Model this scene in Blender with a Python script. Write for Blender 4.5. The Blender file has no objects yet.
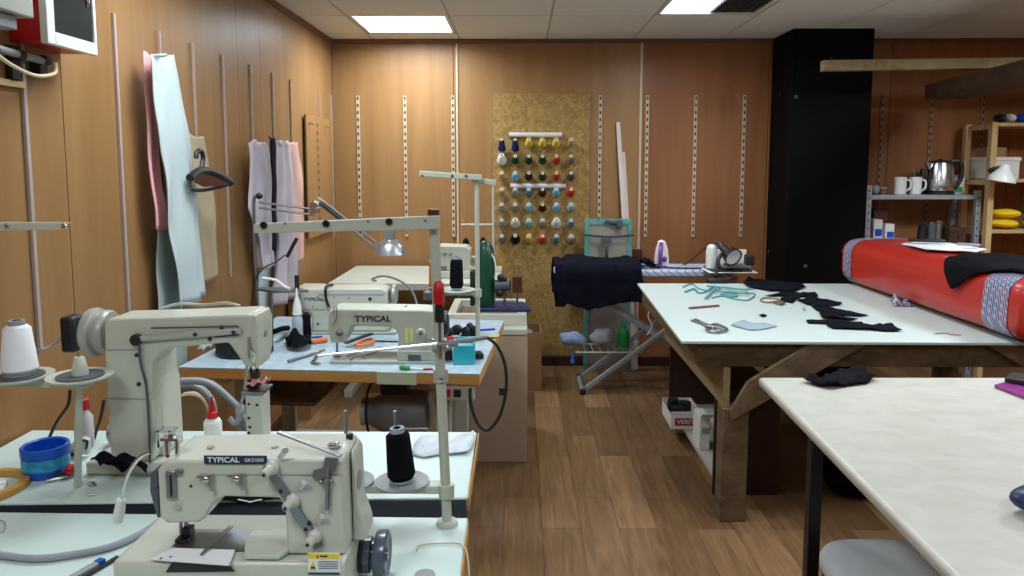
import bpy, bmesh, math, random
from mathutils import Vector, Matrix, Euler, noise
random.seed(4)
PI = math.pi
scene = bpy.context.scene
COL = scene.collection

# ------------------------------------------------------------------ camera
F, CX, CY, EYE = 740.0, 512.0, 239.0, 1.45
PITCH, YAW = math.atan(73/740), math.atan(8/740)
cam_d = bpy.data.cameras.new('camera'); cam = bpy.data.objects.new('camera', cam_d); COL.objects.link(cam)
cam.location = (0, 0, EYE); cam.rotation_euler = (PI/2-PITCH, 0, YAW)
cam_d.sensor_width = 36; cam_d.lens = F/1024*36; cam_d.shift_y = -49/1024; cam_d.clip_start = .05
scene.camera = cam
R3 = Euler((PI/2-PITCH, 0, YAW)).to_matrix()
def _ray(px, py): return R3 @ Vector(((px-CX)/F, -(py-CY)/F, -1))
# survey helpers: where a sight line meets a level surface / a plane of known depth / a side wall
def tz(px, py, z): d = _ray(px, py); t = (z-EYE)/d.z; return Vector((d.x*t, d.y*t, z))
def ty(px, py, y): d = _ray(px, py); t = y/d.y; return Vector((d.x*t, y, EYE+d.z*t))
def tx(px, py, x): d = _ray(px, py); t = x/d.x; return Vector((x, d.y*t, EYE+d.z*t))
def pf(pts, y): return [(v.x, v.z) for v in (ty(a, b, y) for a, b in pts)]
def pt(pts, z): return [(v.x, v.y) for v in (tz(a, b, z) for a, b in pts)]

# ------------------------------------------------------------------ materials
def lin(c):
    return tuple(((x/255)/12.92 if x/255 <= .04045 else ((x/255+.055)/1.055)**2.4) for x in c) + (1,)
MATS = {}
def mat(name, c, rough=.5, metal=0, var=.06, scale=(8, 8, 8), bump=0, bscale=60, coat=0, emit=None, alpha=1, trans=0, spec=.5):
    if name in MATS: return MATS[name]
    m = bpy.data.materials.new(name); m.use_nodes = True; nt = m.node_tree; N = nt.nodes; L = nt.links
    b = N['Principled BSDF']; b.inputs['Roughness'].default_value = rough; b.inputs['Metallic'].default_value = metal
    b.inputs['Specular IOR Level'].default_value = spec
    tc = N.new('ShaderNodeTexCoord'); mp = N.new('ShaderNodeMapping'); mp.inputs['Scale'].default_value = scale
    L.new(tc.outputs['Object'], mp.inputs['Vector'])
    nz = N.new('ShaderNodeTexNoise'); nz.inputs['Scale'].default_value = 1; nz.inputs['Detail'].default_value = 5; L.new(mp.outputs[0], nz.inputs['Vector'])
    mx = N.new('ShaderNodeMix'); mx.data_type = 'RGBA'
    lc = lin(c)
    mx.inputs['A'].default_value = tuple(max(0, x*(1-var*2)) for x in lc[:3])+(1,)
    mx.inputs['B'].default_value = tuple(min(1, x*(1+var*2)) for x in lc[:3])+(1,)
    L.new(nz.outputs['Fac'], mx.inputs['Factor']); L.new(mx.outputs['Result'], b.inputs['Base Color'])
    if bump:
        n2 = N.new('ShaderNodeTexNoise'); n2.inputs['Scale'].default_value = bscale; n2.inputs['Detail'].default_value = 3; L.new(tc.outputs['Object'], n2.inputs['Vector'])
        bp = N.new('ShaderNodeBump'); bp.inputs['Strength'].default_value = bump; bp.inputs['Distance'].default_value = .004
        L.new(n2.outputs['Fac'], bp.inputs['Height']); L.new(bp.outputs[0], b.inputs['Normal'])
    if coat: b.inputs['Coat Weight'].default_value = coat
    if emit: b.inputs['Emission Color'].default_value = lin(emit[0]); b.inputs['Emission Strength'].default_value = emit[1]
    if alpha < 1: b.inputs['Alpha'].default_value = alpha
    if trans: b.inputs['Transmission Weight'].default_value = trans
    MATS[name] = m; return m
def nodes(m): return m.node_tree.nodes, m.node_tree.links, m.node_tree.nodes['Principled BSDF']
def wood(name, c1, c2, grain=(3, 3, .35), rough=.5, spec=.4, knots=0, k=1.0):
    if name in MATS: return MATS[name]
    m = mat(name, c1, rough, spec=spec); N, L, b = nodes(m)
    tc = N.new('ShaderNodeTexCoord'); mp = N.new('ShaderNodeMapping'); mp.inputs['Scale'].default_value = tuple(g*8*k for g in grain)
    L.new(tc.outputs['Object'], mp.inputs[0])
    n1 = N.new('ShaderNodeTexNoise'); n1.inputs['Scale'].default_value = 1; n1.inputs['Detail'].default_value = 8; n1.inputs['Roughness'].default_value = .65; n1.inputs['Distortion'].default_value = .6
    L.new(mp.outputs[0], n1.inputs['Vector'])
    cr = N.new('ShaderNodeValToRGB'); cr.color_ramp.elements[0].position = .3; cr.color_ramp.elements[1].position = .7
    cr.color_ramp.elements[0].color = lin(c2); cr.color_ramp.elements[1].color = lin(c1)
    L.new(n1.outputs['Fac'], cr.inputs[0])
    out = cr.outputs[0]
    if knots:
        vo = N.new('ShaderNodeTexVoronoi'); vo.inputs['Scale'].default_value = knots; L.new(tc.outputs['Object'], vo.inputs['Vector'])
        r2 = N.new('ShaderNodeValToRGB'); r2.color_ramp.elements[0].position = .06; r2.color_ramp.elements[1].position = .12
        r2.color_ramp.elements[0].color = (.25, .25, .25, 1); L.new(vo.outputs['Distance'], r2.inputs[0])
        mu = N.new('ShaderNodeMix'); mu.data_type = 'RGBA'; mu.blend_type = 'MULTIPLY'; mu.inputs['Factor'].default_value = .6
        L.new(out, mu.inputs['A']); L.new(r2.outputs[0], mu.inputs['B']); out = mu.outputs['Result']
    L.new(out, b.inputs['Base Color'])
    return m

M_PANEL = wood('alder_panel', (161, 123, 81), (143, 104, 63), (.75, .75, .06), .42, .35, k=1.3)
M_PANEL_R = wood('alder_panel_dimmed', (156, 104, 66), (134, 84, 50), (.75, .75, .06), .42, .35, k=1.3)  # same alder boards, dim light on the right side put into the colour
M_TIMBER = wood('raw_timber', (128, 108, 84), (86, 68, 50), (1.2, .25, 2.2), .8, .2, 5)
M_TIMBER_Y = wood('pale_timber', (160, 142, 106), (126, 106, 76), (2, .25, 2), .75, .2, 4)
M_TIMBER_D = wood('dark_timber', (84, 62, 46), (54, 38, 28), (.3, 2, 2), .8, .2, 5)
M_EDGE = wood('orange_edge_wood', (214, 164, 98), (186, 130, 68), (.3, 2, 2), .5, .3)
M_WENGE = wood('dark_brown_board', (64, 34, 30), (46, 24, 22), (2, 2, .3), .45, .4)
M_CREAM = mat('cream_enamel', (198, 200, 186), .35, var=.02, coat=.2)
M_CREAM_D = mat('grey_enamel', (178, 182, 172), .4, var=.03)
M_GREEN_E = mat('pale_green_enamel', (188, 193, 178), .4, var=.03)
M_WHITE = mat('white_plastic', (232, 232, 230), .4, var=.01)
M_TOP = mat('mint_white_laminate', (202, 220, 217), .38, var=.015, scale=(3, 3, 3))
M_TOPB = mat('worn_blue_laminate', (166, 186, 198), .45, var=.2, scale=(26, 26, 26))
M_CHROME = mat('chrome', (205, 205, 208), .22, 1, var=.03)
M_STEEL = mat('brushed_steel', (150, 152, 155), .38, 1, var=.05)
M_GALV = mat('galvanised_steel', (170, 178, 186), .45, .6, var=.08, scale=(20, 20, 20))
M_BLACK = mat('black_plastic', (26, 26, 28), .45, var=.1)
M_RUBBER = mat('black_rubber', (20, 20, 21), .65, var=.1)
M_DARKGREY = mat('dark_grey_paint', (78, 84, 90), .45, var=.05)
M_GREY = mat('grey_plastic', (150, 152, 154), .5, var=.04)
M_NAVYM = mat('navy_metal', (30, 42, 86), .4, var=.05)
M_NAVYP = mat('navy_plate', (34, 52, 84), .35, var=.03)
M_DENIM = mat('navy_cloth', (17, 19, 30), .95, var=.2, scale=(18, 18, 18), bump=.4, bscale=300, spec=.1)
M_BLACKCL = mat('black_cloth', (15, 15, 19), .95, var=.25, scale=(16, 16, 16), bump=.4, bscale=250, spec=.1)
M_WHITECL = mat('white_cloth', (192, 206, 208), .9, var=.03, bump=.15, bscale=200, spec=.15)
M_PINKCL = mat('pink_cloth', (226, 168, 172), .9, var=.05, spec=.15)
M_LILAC = mat('lilac_white_cloth', (196, 186, 196), .9, var=.04, spec=.15)
M_PEACH = mat('pale_pink_cloth', (214, 172, 162), .9, var=.04, spec=.15)
M_TAN = mat('tan_board', (178, 160, 130), .8, var=.08, scale=(12, 12, 12))
M_BEIGEB = mat('beige_chipboard', (172, 150, 128), .6, var=.06, scale=(20, 20, 20))
M_KRAFT = mat('kraft_card', (150, 112, 78), .85, var=.08)
M_CARTON = mat('white_carton', (224, 222, 216), .8, var=.03)
M_RED = mat('red_plastic', (186, 22, 28), .35, var=.05)
M_REDFILM = mat('red_film', (186, 44, 34), .36, var=.08, scale=(5, 5, 5), bump=.25, bscale=14, coat=.2)
M_YELLOW = mat('yellow_cloth', (250, 205, 10), .85, var=.08, bump=.3, bscale=60)
M_ORANGE = mat('orange_plastic', (232, 112, 34), .4, var=.04)
M_GREENP = mat('green_plastic', (30, 150, 70), .4, var=.04)
M_DKGREEN = mat('dark_green_enamel', (18, 74, 52), .35, var=.08)
M_TEAL = mat('teal_strap', (86, 150, 156), .6, var=.08)
M_TEALTAPE = mat('teal_tape', (92, 156, 148), .5, var=.3, scale=(25, 25, 25))
M_AQUA = mat('aqua_plastic', (40, 180, 200), .35, var=.05)
M_BLUEP = mat('blue_plastic', (20, 82, 190), .35, var=.05)
M_BLUECL = mat('blue_cloth', (70, 110, 190), .85, var=.1)
M_GREYCL = mat('grey_blue_cloth', (150, 165, 178), .9, var=.08)
M_GREYRAG = mat('grey_rag', (160, 164, 170), .9, var=.15, scale=(20, 20, 20))
M_SEATCL = mat('grey_seat_cloth', (190, 196, 200), .95, var=.06, bump=.3, bscale=250, spec=.1)
M_WINE = mat('wine_seat_board', (92, 20, 34), .6, var=.05)
M_SILVER = mat('silver_paint', (176, 178, 186), .3, .75, var=.03)
M_HOSE = mat('grey_hose', (150, 156, 164), .5, var=.05)
M_SILL = mat('brown_bakelite', (74, 40, 26), .4, var=.05)
M_PAPER = mat('white_paper', (236, 236, 238), .8, var=.01)
M_STICK = mat('yellow_sticker', (224, 224, 140), .7, var=.05)
M_WARN = mat('warning_yellow', (232, 206, 30), .6, var=.03)
M_INK = mat('dark_ink', (40, 44, 58), .6, var=.02)
M_VIOLET = mat('violet_plastic', (110, 60, 140), .35, var=.05)
M_PURPLE = mat('purple_film', (128, 40, 118), .35, var=.45, scale=(60, 60, 60))
M_IVORY = mat('ivory_cable', (214, 200, 164), .5, var=.03)
M_LATHW = wood('lath_wood', (206, 184, 134), (180, 152, 100), (2, .3, 2), .7, .2)
M_MASK = mat('amber_tape', (196, 142, 62), .35, var=.06)
M_SLOT = mat('slot_dark', (46, 34, 26), .8, var=.05)
M_UPR = mat('beige_upright', (200, 182, 154), .45, .1, var=.04)
M_UPRB = mat('brown_upright', (150, 116, 88), .5, var=.04)
M_UPRG = mat('grey_upright', (186, 170, 164), .45, .2, var=.05)
M_GOLD = mat('brass', (200, 160, 80), .35, .9, var=.05)
M_GLASSD = mat('dark_glass', (40, 46, 46), .25, var=.25, scale=(30, 30, 30))
M_PULLEY = mat('pulley_grey', (170, 172, 164), .4, .2, var=.05)
M_COLUMN = mat('black_column_paint', (8, 7, 9), .75, var=.2, spec=.12)
def _specks():
    N, L, b = nodes(M_COLUMN); tc = N.new('ShaderNodeTexCoord')
    vo = N.new('ShaderNodeTexVoronoi'); vo.inputs['Scale'].default_value = 7; L.new(tc.outputs['Object'], vo.inputs['Vector'])
    cr = N.new('ShaderNodeValToRGB'); cr.color_ramp.elements[0].position = .07; cr.color_ramp.elements[1].position = .1
    cr.color_ramp.elements[0].color = (.1, .1, .11, 1); cr.color_ramp.elements[1].color = lin((8, 7, 9)); L.new(vo.outputs['Distance'], cr.inputs[0])
    L.new(cr.outputs[0], b.inputs['Base Color'])
_specks()
M_GLOW = mat('lamp_diffuser', (250, 252, 255), .4, emit=((236, 246, 255), 5))
def _osb():
    m = mat('osb_board', (190, 155, 90), .7, spec=.2); N, L, b = nodes(m); tc = N.new('ShaderNodeTexCoord')
    ds = N.new('ShaderNodeTexNoise'); ds.inputs['Scale'].default_value = 9; L.new(tc.outputs['Object'], ds.inputs['Vector'])
    ad = N.new('ShaderNodeMix'); ad.data_type = 'VECTOR'; ad.inputs['Factor'].default_value = .25
    L.new(tc.outputs['Object'], ad.inputs['A']); L.new(ds.outputs['Color'], ad.inputs['B'])
    mp = N.new('ShaderNodeMapping'); mp.inputs['Scale'].default_value = (70, 40, 46); L.new(ad.outputs['Result'], mp.inputs[0])
    vo = N.new('ShaderNodeTexVoronoi'); vo.inputs['Scale'].default_value = 1; L.new(mp.outputs[0], vo.inputs['Vector'])
    sp = N.new('ShaderNodeSeparateColor'); L.new(vo.outputs['Color'], sp.inputs[0])
    cr = N.new('ShaderNodeValToRGB'); e = cr.color_ramp.elements; e[0].color = lin((138, 108, 62)); e[1].color = lin((172, 142, 90)); e.new(.5).color = lin((156, 126, 75)); L.new(sp.outputs[0], cr.inputs[0])
    L.new(cr.outputs[0], b.inputs['Base Color']); return m
M_OSB = _osb()
def _floor():
    m = mat('vinyl_plank_floor', (130, 98, 72), .42, spec=.35); N, L, b = nodes(m); tc = N.new('ShaderNodeTexCoord')
    mp = N.new('ShaderNodeMapping'); mp.inputs['Rotation'].default_value = (0, 0, PI/2); L.new(tc.outputs['Object'], mp.inputs[0])
    br = N.new('ShaderNodeTexBrick'); br.inputs['Scale'].default_value = 1; br.inputs['Brick Width'].default_value = .75; br.inputs['Row Height'].default_value = .155
    br.inputs['Mortar Size'].default_value = .0015; br.inputs['Color1'].default_value = lin((150, 117, 82)); br.inputs['Color2'].default_value = lin((110, 82, 55)); br.inputs['Mortar'].default_value = lin((88, 68, 52)); br.offset = .37; br.inputs['Bias'].default_value = 0
    L.new(mp.outputs[0], br.inputs['Vector'])
    m2 = N.new('ShaderNodeMapping'); m2.inputs['Scale'].default_value = (40, 3, 1); L.new(tc.outputs['Object'], m2.inputs[0])
    nz = N.new('ShaderNodeTexNoise'); nz.inputs['Scale'].default_value = 1; nz.inputs['Detail'].default_value = 7; nz.inputs['Distortion'].default_value = 1; L.new(m2.outputs[0], nz.inputs['Vector'])
    cr = N.new('ShaderNodeValToRGB'); cr.color_ramp.elements[0].position = .3; cr.color_ramp.elements[1].position = .75; cr.color_ramp.elements[0].color = (.62, .6, .58, 1); cr.color_ramp.elements[1].color = (1.15, 1.12, 1.1, 1); L.new(nz.outputs['Fac'], cr.inputs[0])
    mu = N.new('ShaderNodeMix'); mu.data_type = 'RGBA'; mu.blend_type = 'MULTIPLY'; mu.inputs['Factor'].default_value = 1; L.new(br.outputs['Color'], mu.inputs['A']); L.new(cr.outputs[0], mu.inputs['B'])
    L.new(mu.outputs['Result'], b.inputs['Base Color']); return m
M_FLOOR = _floor()
def _marble():
    m = mat('cream_marbled_laminate', (206, 203, 192), .35); N, L, b = nodes(m); tc = N.new('ShaderNodeTexCoord')
    mp = N.new('ShaderNodeMapping'); mp.inputs['Scale'].default_value = (9, 16, 9); L.new(tc.outputs['Object'], mp.inputs[0])
    nz = N.new('ShaderNodeTexNoise'); nz.inputs['Scale'].default_value = 1; nz.inputs['Detail'].default_value = 9; nz.inputs['Distortion'].default_value = .8; L.new(mp.outputs[0], nz.inputs['Vector'])
    cr = N.new('ShaderNodeValToRGB'); cr.color_ramp.elements[0].position = .3; cr.color_ramp.elements[1].position = .62; cr.color_ramp.elements[0].color = lin((186, 184, 173)); cr.color_ramp.elements[1].color = lin((199, 197, 188)); L.new(nz.outputs['Fac'], cr.inputs[0]); L.new(cr.outputs[0], b.inputs['Base Color']); return m
M_MARBLE = _marble()
M_CEIL = mat('ceiling_tile_white', (224, 221, 212), .9, var=.03, scale=(30, 30, 30), bump=.15, bscale=150, spec=.1)
M_TBAR = mat('ceiling_grid_bar', (176, 170, 160), .6, var=.02)
def _tape():
    m = mat('printed_tape', (200, 200, 215), .3); N, L, b = nodes(m); tc = N.new('ShaderNodeTexCoord')
    mp = N.new('ShaderNodeMapping'); mp.inputs['Scale'].default_value = (30, 30, 30); mp.inputs['Rotation'].default_value = (.5, .3, .4); L.new(tc.outputs['Object'], mp.inputs[0])
    br = N.new('ShaderNodeTexBrick'); br.inputs['Scale'].default_value = 1.6; br.inputs['Brick Width'].default_value = 1.4; br.inputs['Row Height'].default_value = .6; br.inputs['Mortar Size'].default_value = .12
    br.inputs['Color1'].default_value = lin((44, 70, 130)); br.inputs['Color2'].default_value = lin((130, 80, 110)); br.inputs['Mortar'].default_value = lin((176, 182, 200)); L.new(mp.outputs[0], br.inputs['Vector'])
    L.new(br.outputs['Color'], b.inputs['Base Color']); return m
M_TAPE = _tape()
def _check():
    m = mat('blue_patterned_cover', (190, 200, 220), .85); N, L, b = nodes(m); tc = N.new('ShaderNodeTexCoord')
    mp = N.new('ShaderNodeMapping'); mp.inputs['Scale'].default_value = (22, 22, 22); mp.inputs['Rotation'].default_value = (.6, .6, .78); L.new(tc.outputs['Object'], mp.inputs[0])
    wv = N.new('ShaderNodeTexWave'); wv.inputs['Scale'].default_value = .5; wv.inputs['Distortion'].default_value = 1.5; L.new(mp.outputs[0], wv.inputs['Vector'])
    cr = N.new('ShaderNodeValToRGB'); cr.color_ramp.elements[0].position = .03; cr.color_ramp.elements[1].position = .09; cr.color_ramp.elements[0].color = lin((84, 96, 150)); cr.color_ramp.elements[1].color = lin((186, 194, 214)); L.new(wv.outputs['Fac'], cr.inputs[0]); L.new(cr.outputs[0], b.inputs['Base Color']); return m
M_COVER = _check()

# ------------------------------------------------------------------ mesh helpers
def catmull(pts, k=6):
    P = [Vector(p) for p in pts]
    if len(P) < 3: return P
    out = []
    for i in range(len(P)-1):
        a, b, c, d = P[max(i-1, 0)], P[i], P[i+1], P[min(i+2, len(P)-1)]
        for j in range(k):
            t = j/k
            out.append(.5*((2*b)+(c-a)*t+(2*a-5*b+4*c-d)*t*t+(3*b-a-3*c+d)*t**3))
    return out+[P[-1]]
def frame(d):
    d = Vector(d).normalized(); a = Vector((0, 0, 1)) if abs(d.z) < .9 else Vector((1, 0, 0))
    u = d.cross(a).normalized(); return u, d.cross(u).normalized(), d
SPLIT = {'screw_hole', 'clamp', 'tension_screw', 'seam', 'slot', 'screw', 'thumb_screw', 'tray_rim', 'column', 'reel', 'tape_edge', 'blade', 'lower_arm', 'upper_arm', 'thread_guide_'}
class MB:
    def __init__(s): s.v = []; s.f = []; s.mi = []; s.mats = []; s.cur = 0
    def use(s, m):
        if m not in s.mats: s.mats.append(m)
        s.cur = s.mats.index(m); return s
    def face(s, idx): s.f.append(tuple(idx)); s.mi.append(s.cur)
    def add(s, vs, fs):
        b = len(s.v); s.v += [Vector(v) for v in vs]
        for f in fs: s.face([b+i for i in f])
        return s
    def b6(s, x0, x1, y0, y1, z0, z1):
        return s.add([(x0, y0, z0), (x1, y0, z0), (x1, y1, z0), (x0, y1, z0), (x0, y0, z1), (x1, y0, z1), (x1, y1, z1), (x0, y1, z1)],
                     [(3, 2, 1, 0), (4, 5, 6, 7), (0, 1, 5, 4), (1, 2, 6, 5), (2, 3, 7, 6), (3, 0, 4, 7)])
    def box(s, c, size, rot=(0, 0, 0)):
        R = Euler(rot).to_matrix(); h = Vector(size)/2; c = Vector(c)
        vs = [c+R@Vector((sx*h.x, sy*h.y, sz*h.z)) for sz in (-1, 1) for sx, sy in ((-1, -1), (1, -1), (1, 1), (-1, 1))]
        return s.add(vs, [(3, 2, 1, 0), (4, 5, 6, 7), (0, 1, 5, 4), (1, 2, 6, 5), (2, 3, 7, 6), (3, 0, 4, 7)])
    def bar(s, p0, p1, w, h, up=(0, 0, 1)):
        p0, p1 = Vector(p0), Vector(p1); d = (p1-p0).normalized(); u = d.cross(Vector(up)).normalized()
        if u.length < .5: u = Vector((1, 0, 0))
        n = u.cross(d); vs = []
        for p in (p0, p1):
            for a, b in ((-1, -1), (1, -1), (1, 1), (-1, 1)): vs.append(p+u*a*w/2+n*b*h/2)
        return s.add(vs, [(3, 2, 1, 0), (4, 5, 6, 7), (0, 1, 5, 4), (1, 2, 6, 5), (2, 3, 7, 6), (3, 0, 4, 7)])
    def lathe(s, prof, o, axis=(0, 0, 1), n=20, cap=True):
        u, w, d = frame(axis); o = Vector(o); vs = []
        for r, h in prof:
            for i in range(n):
                a = 2*PI*i/n; vs.append(o+d*h+u*(r*math.cos(a))+w*(r*math.sin(a)))
        fs = []
        for k in range(len(prof)-1):
            for i in range(n):
                j = (i+1) % n; fs.append((k*n+i, k*n+j, (k+1)*n+j, (k+1)*n+i))
        if cap: fs.append(tuple(range(n-1, -1, -1))); fs.append(tuple((len(prof)-1)*n+i for i in range(n)))
        return s.add(vs, fs)
    def cyl(s, p0, p1, r0, r1=None, n=16):
        p0, p1 = Vector(p0), Vector(p1); return s.lathe([(r0, 0), (r0 if r1 is None else r1, (p1-p0).length)], p0, p1-p0, n)
    def tube(s, pts, r, n=8, k=6, rs=None):
        P = catmull(pts, k) if k else [Vector(p) for p in pts]; vs = []; fs = []
        u = None
        for i, p in enumerate(P):
            d = (P[min(i+1, len(P)-1)]-P[max(i-1, 0)]).normalized()
            if u is None: u = frame(d)[0]
            u = (u-d*u.dot(d)).normalized(); w = d.cross(u)
            rr = r if rs is None else rs(i/(len(P)-1))
            for j in range(n): a = 2*PI*j/n; vs.append(p+u*rr*math.cos(a)+w*rr*math.sin(a))
        for i in range(len(P)-1):
            for j in range(n): q = (j+1) % n; fs.append((i*n+j, i*n+q, (i+1)*n+q, (i+1)*n+j))
        fs.append(tuple(range(n-1, -1, -1))); fs.append(tuple((len(P)-1)*n+j for j in range(n)))
        return s.add(vs, fs)
    def prism(s, poly, ax, a0, a1, top=None):
        def P(p, a): return {'y': (p[0], a, p[1]), 'z': (p[0], p[1], a), 'x': (a, p[0], p[1])}[ax]
        n = len(poly); top = top or poly
        return s.add([P(p, a0) for p in poly]+[P(p, a1) for p in top],
                     [tuple(range(n-1, -1, -1)), tuple(range(n, 2*n))]+[(i, (i+1) % n, n+(i+1) % n, n+i) for i in range(n)])
    def ball(s, c, r, n=14, m=9):
        c = Vector(c); r = r if hasattr(r, '__len__') else (r, r, r); vs = [c+Vector((0, 0, -r[2]))]; fs = []
        for k in range(1, m):
            t = -PI/2+PI*k/m
            for i in range(n): a = 2*PI*i/n; vs.append(c+Vector((r[0]*math.cos(t)*math.cos(a), r[1]*math.cos(t)*math.sin(a), r[2]*math.sin(t))))
        vs.append(c+Vector((0, 0, r[2])))
        for i in range(n): fs.append((0, 1+(i+1) % n, 1+i))
        for k in range(m-2):
            for i in range(n): j = (i+1) % n; fs.append((1+k*n+i, 1+k*n+j, 1+(k+1)*n+j, 1+(k+1)*n+i))
        b = 1+(m-2)*n
        for i in range(n): fs.append((b+i, b+(i+1) % n, len(vs)-1))
        return s.add(vs, fs)
    def grid(s, fn, nu, nv):
        vs = [fn(i/nu, j/nv) for j in range(nv+1) for i in range(nu+1)]; W = nu+1
        return s.add(vs, [(j*W+i, j*W+i+1, (j+1)*W+i+1, (j+1)*W+i) for j in range(nv) for i in range(nu)])
    def parts(s):
        par = list(range(len(s.v)))
        def find(i):
            while par[i] != i: par[i] = par[par[i]]; i = par[i]
            return i
        for f in s.f:
            for i in f[1:]: par[find(i)] = find(f[0])
        out = {}
        for f, q in zip(s.f, s.mi): out.setdefault(find(f[0]), []).append((f, q))
        for fs in out.values():
            b = MB(); b.mats = s.mats; idx = {}
            for f, q in fs:
                for i in f:
                    if i not in idx: idx[i] = len(b.v); b.v.append(s.v[i])
                b.f.append(tuple(idx[i] for i in f)); b.mi.append(q)
            yield b
    def build(s, name, m=None, parent=None, bevel=0, seg=2, solid=0, sub=0, ang=35, fix=True, weld=False):
        if parent is not None and name in SPLIT:
            for b in list(s.parts())[1:]: b._one(name, m, parent, bevel, seg, solid, sub, ang, fix)
            return next(iter(s.parts()))._one(name, m, parent, bevel, seg, solid, sub, ang, fix)
        return s._one(name, m, parent, bevel, seg, solid, sub, ang, fix, weld)
    def _one(s, name, m=None, parent=None, bevel=0, seg=2, solid=0, sub=0, ang=35, fix=True, weld=False):
        me = bpy.data.meshes.new(name); off = Vector((0, 0, 0))
        if parent is None:
            lo = Vector([min(v[i] for v in s.v) for i in range(3)]); hi = Vector([max(v[i] for v in s.v) for i in range(3)])
            off = Vector(((lo.x+hi.x)/2, (lo.y+hi.y)/2, lo.z))
        else: off = Vector(parent['_o']) if '_o' in parent else Vector((0, 0, 0))
        me.from_pydata([v-off for v in s.v], [], s.f)
        ms = s.mats if s.mats else []
        if m is not None and m not in ms:
            if ms: pass
            else: ms = [m]
        for q in ms: me.materials.append(q)
        for p, i in zip(me.polygons, s.mi): p.material_index = i if s.mats else 0
        if fix:
            bm = bmesh.new(); bm.from_mesh(me)
            if weld: bmesh.ops.remove_doubles(bm, verts=bm.verts, dist=1e-6)
            bmesh.ops.recalc_face_normals(bm, faces=bm.faces); bm.to_mesh(me); bm.free()
        me.polygons.foreach_set('use_smooth', [True]*len(me.polygons)); me.set_sharp_from_angle(angle=math.radians(ang))
        o = bpy.data.objects.new(name, me); COL.objects.link(o)
        if parent is None: o.location = off
        else:
            o.parent = parent
        o['_o'] = tuple(off)
        if solid: q = o.modifiers.new('thickness', 'SOLIDIFY'); q.thickness = solid; q.offset = 0
        if sub: q = o.modifiers.new('smooth', 'SUBSURF'); q.levels = sub; q.render_levels = sub
        if bevel: q = o.modifiers.new('edge', 'BEVEL'); q.width = bevel; q.segments = seg; q.limit_method = 'ANGLE'; q.angle_limit = math.radians(40)
        return o
def tag(o, label, cat, group=None):
    o['label'] = label; o['category'] = cat
    if group: o['group'] = group
    return o
def thing(name, label, cat, loc, group=None):
    o = bpy.data.objects.new(name, None); o.empty_display_size = .05; COL.objects.link(o); o.location = loc; o['_o'] = tuple(loc)
    return tag(o, label, cat, group)
def dup(root, loc, label, rotz=0):
    r = root.copy(); COL.objects.link(r); r.location = loc; r.rotation_euler = (0, 0, rotz); r['label'] = label
    for ch in list(root.children):
        c = ch.copy(); COL.objects.link(c); c.parent = r
        for g in list(ch.children): d = g.copy(); COL.objects.link(d); d.parent = c
    return r
def struct(mb, name, m, **k):
    o = mb.build(name, m, **k); o['kind'] = 'structure'; return o
def lettering(txt, o, right, up, size, m, parent, name='lettering', bold=.0, xs=1.0):
    cu = bpy.data.curves.new('t', 'FONT'); cu.body = txt; cu.size = 1; cu.align_x = 'CENTER'; cu.align_y = 'CENTER'; cu.extrude = .002/size if size else 0; cu.offset = bold
    to = bpy.data.objects.new('t', cu); COL.objects.link(to); bpy.context.view_layer.update()
    me = bpy.data.meshes.new_from_object(to.evaluated_get(bpy.context.evaluated_depsgraph_get()))
    bpy.data.objects.remove(to); bpy.data.curves.remove(cu)
    r, u = Vector(right).normalized(), Vector(up).normalized(); n = r.cross(u); o = Vector(o); off = Vector(parent['_o'])
    for v in me.vertices: c = v.co.copy(); v.co = o+r*c.x*size*xs+u*c.y*size+n*max(0, c.z)*size*.2-off
    me.materials.clear(); me.materials.append(m); me.name = name
    ob = bpy.data.objects.new(name, me); COL.objects.link(ob); ob.parent = parent; ob['_o'] = tuple(off); return ob
def cloth_patch(name, outline, z, m, label=None, cat='cloth', group=None, parent=None, amp=.006, th=.003, freq=14, cuts=3, lift=None):
    """a piece of cloth lying on a level surface: outline in plan, wrinkled upward"""
    bm = bmesh.new(); vs = [bm.verts.new((x, y, 0)) for x, y in outline]; bm.faces.new(vs)
    bmesh.ops.triangulate(bm, faces=bm.faces[:]); bmesh.ops.subdivide_edges(bm, edges=bm.edges[:], cuts=cuts, use_grid_fill=True)
    bmesh.ops.triangulate(bm, faces=bm.faces[:])
    for v in bm.verts:
        q = Vector((v.co.x*freq, v.co.y*freq, z))
        v.co.z = z+th/2+.001+amp*(abs(noise.noise(q))*1.3+.5*abs(noise.noise(q*2.3)))+(lift(v.co.x, v.co.y) if lift else 0)
    mb = MB(); idx = {v: i for i, v in enumerate(bm.verts)}
    mb.add([v.co.copy() for v in bm.verts], [[idx[v] for v in f.verts] for f in bm.faces]); bm.free()
    o = mb.build(name, m, parent, solid=th, ang=60)
    if label: tag(o, label, cat, group)
    return o

# ------------------------------------------------------------------ room shell
XL, XR, YB, YF, ZC = -1.33, 4.3, 5.3, -2.6, 2.335
struct(MB().b6(XL-.1, XR+.1, YF-.1, YB+.1, -.1, 0), 'floor', M_FLOOR)
def panelled(name, spans, fixed, axis, side, m, z0=0, z1=ZC, m2=None, sw=9):
    """wall of boards butted together with fine open seams, on a backing"""
    mb = MB().use(m)
    lo, hi = spans[0], spans[-1]
    for a, b in zip(spans, spans[1:]):
        if axis == 'x': mb.b6(*sorted((fixed, fixed+side*.016)), a+.002, b-.002, z0, z1)
        else: mb.use(m2 if m2 and a > sw else m).b6(a+.002, b-.002, *sorted((fixed, fixed+side*.016)), z0, z1)
    mb.use(M_SLOT)
    if axis == 'x': mb.b6(*sorted((fixed+side*.016, fixed+side*.1)), lo, hi, z0, z1)
    else: mb.b6(lo, hi, *sorted((fixed+side*.016, fixed+side*.1)), z0, z1)
    return struct(mb, name, m)
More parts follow.
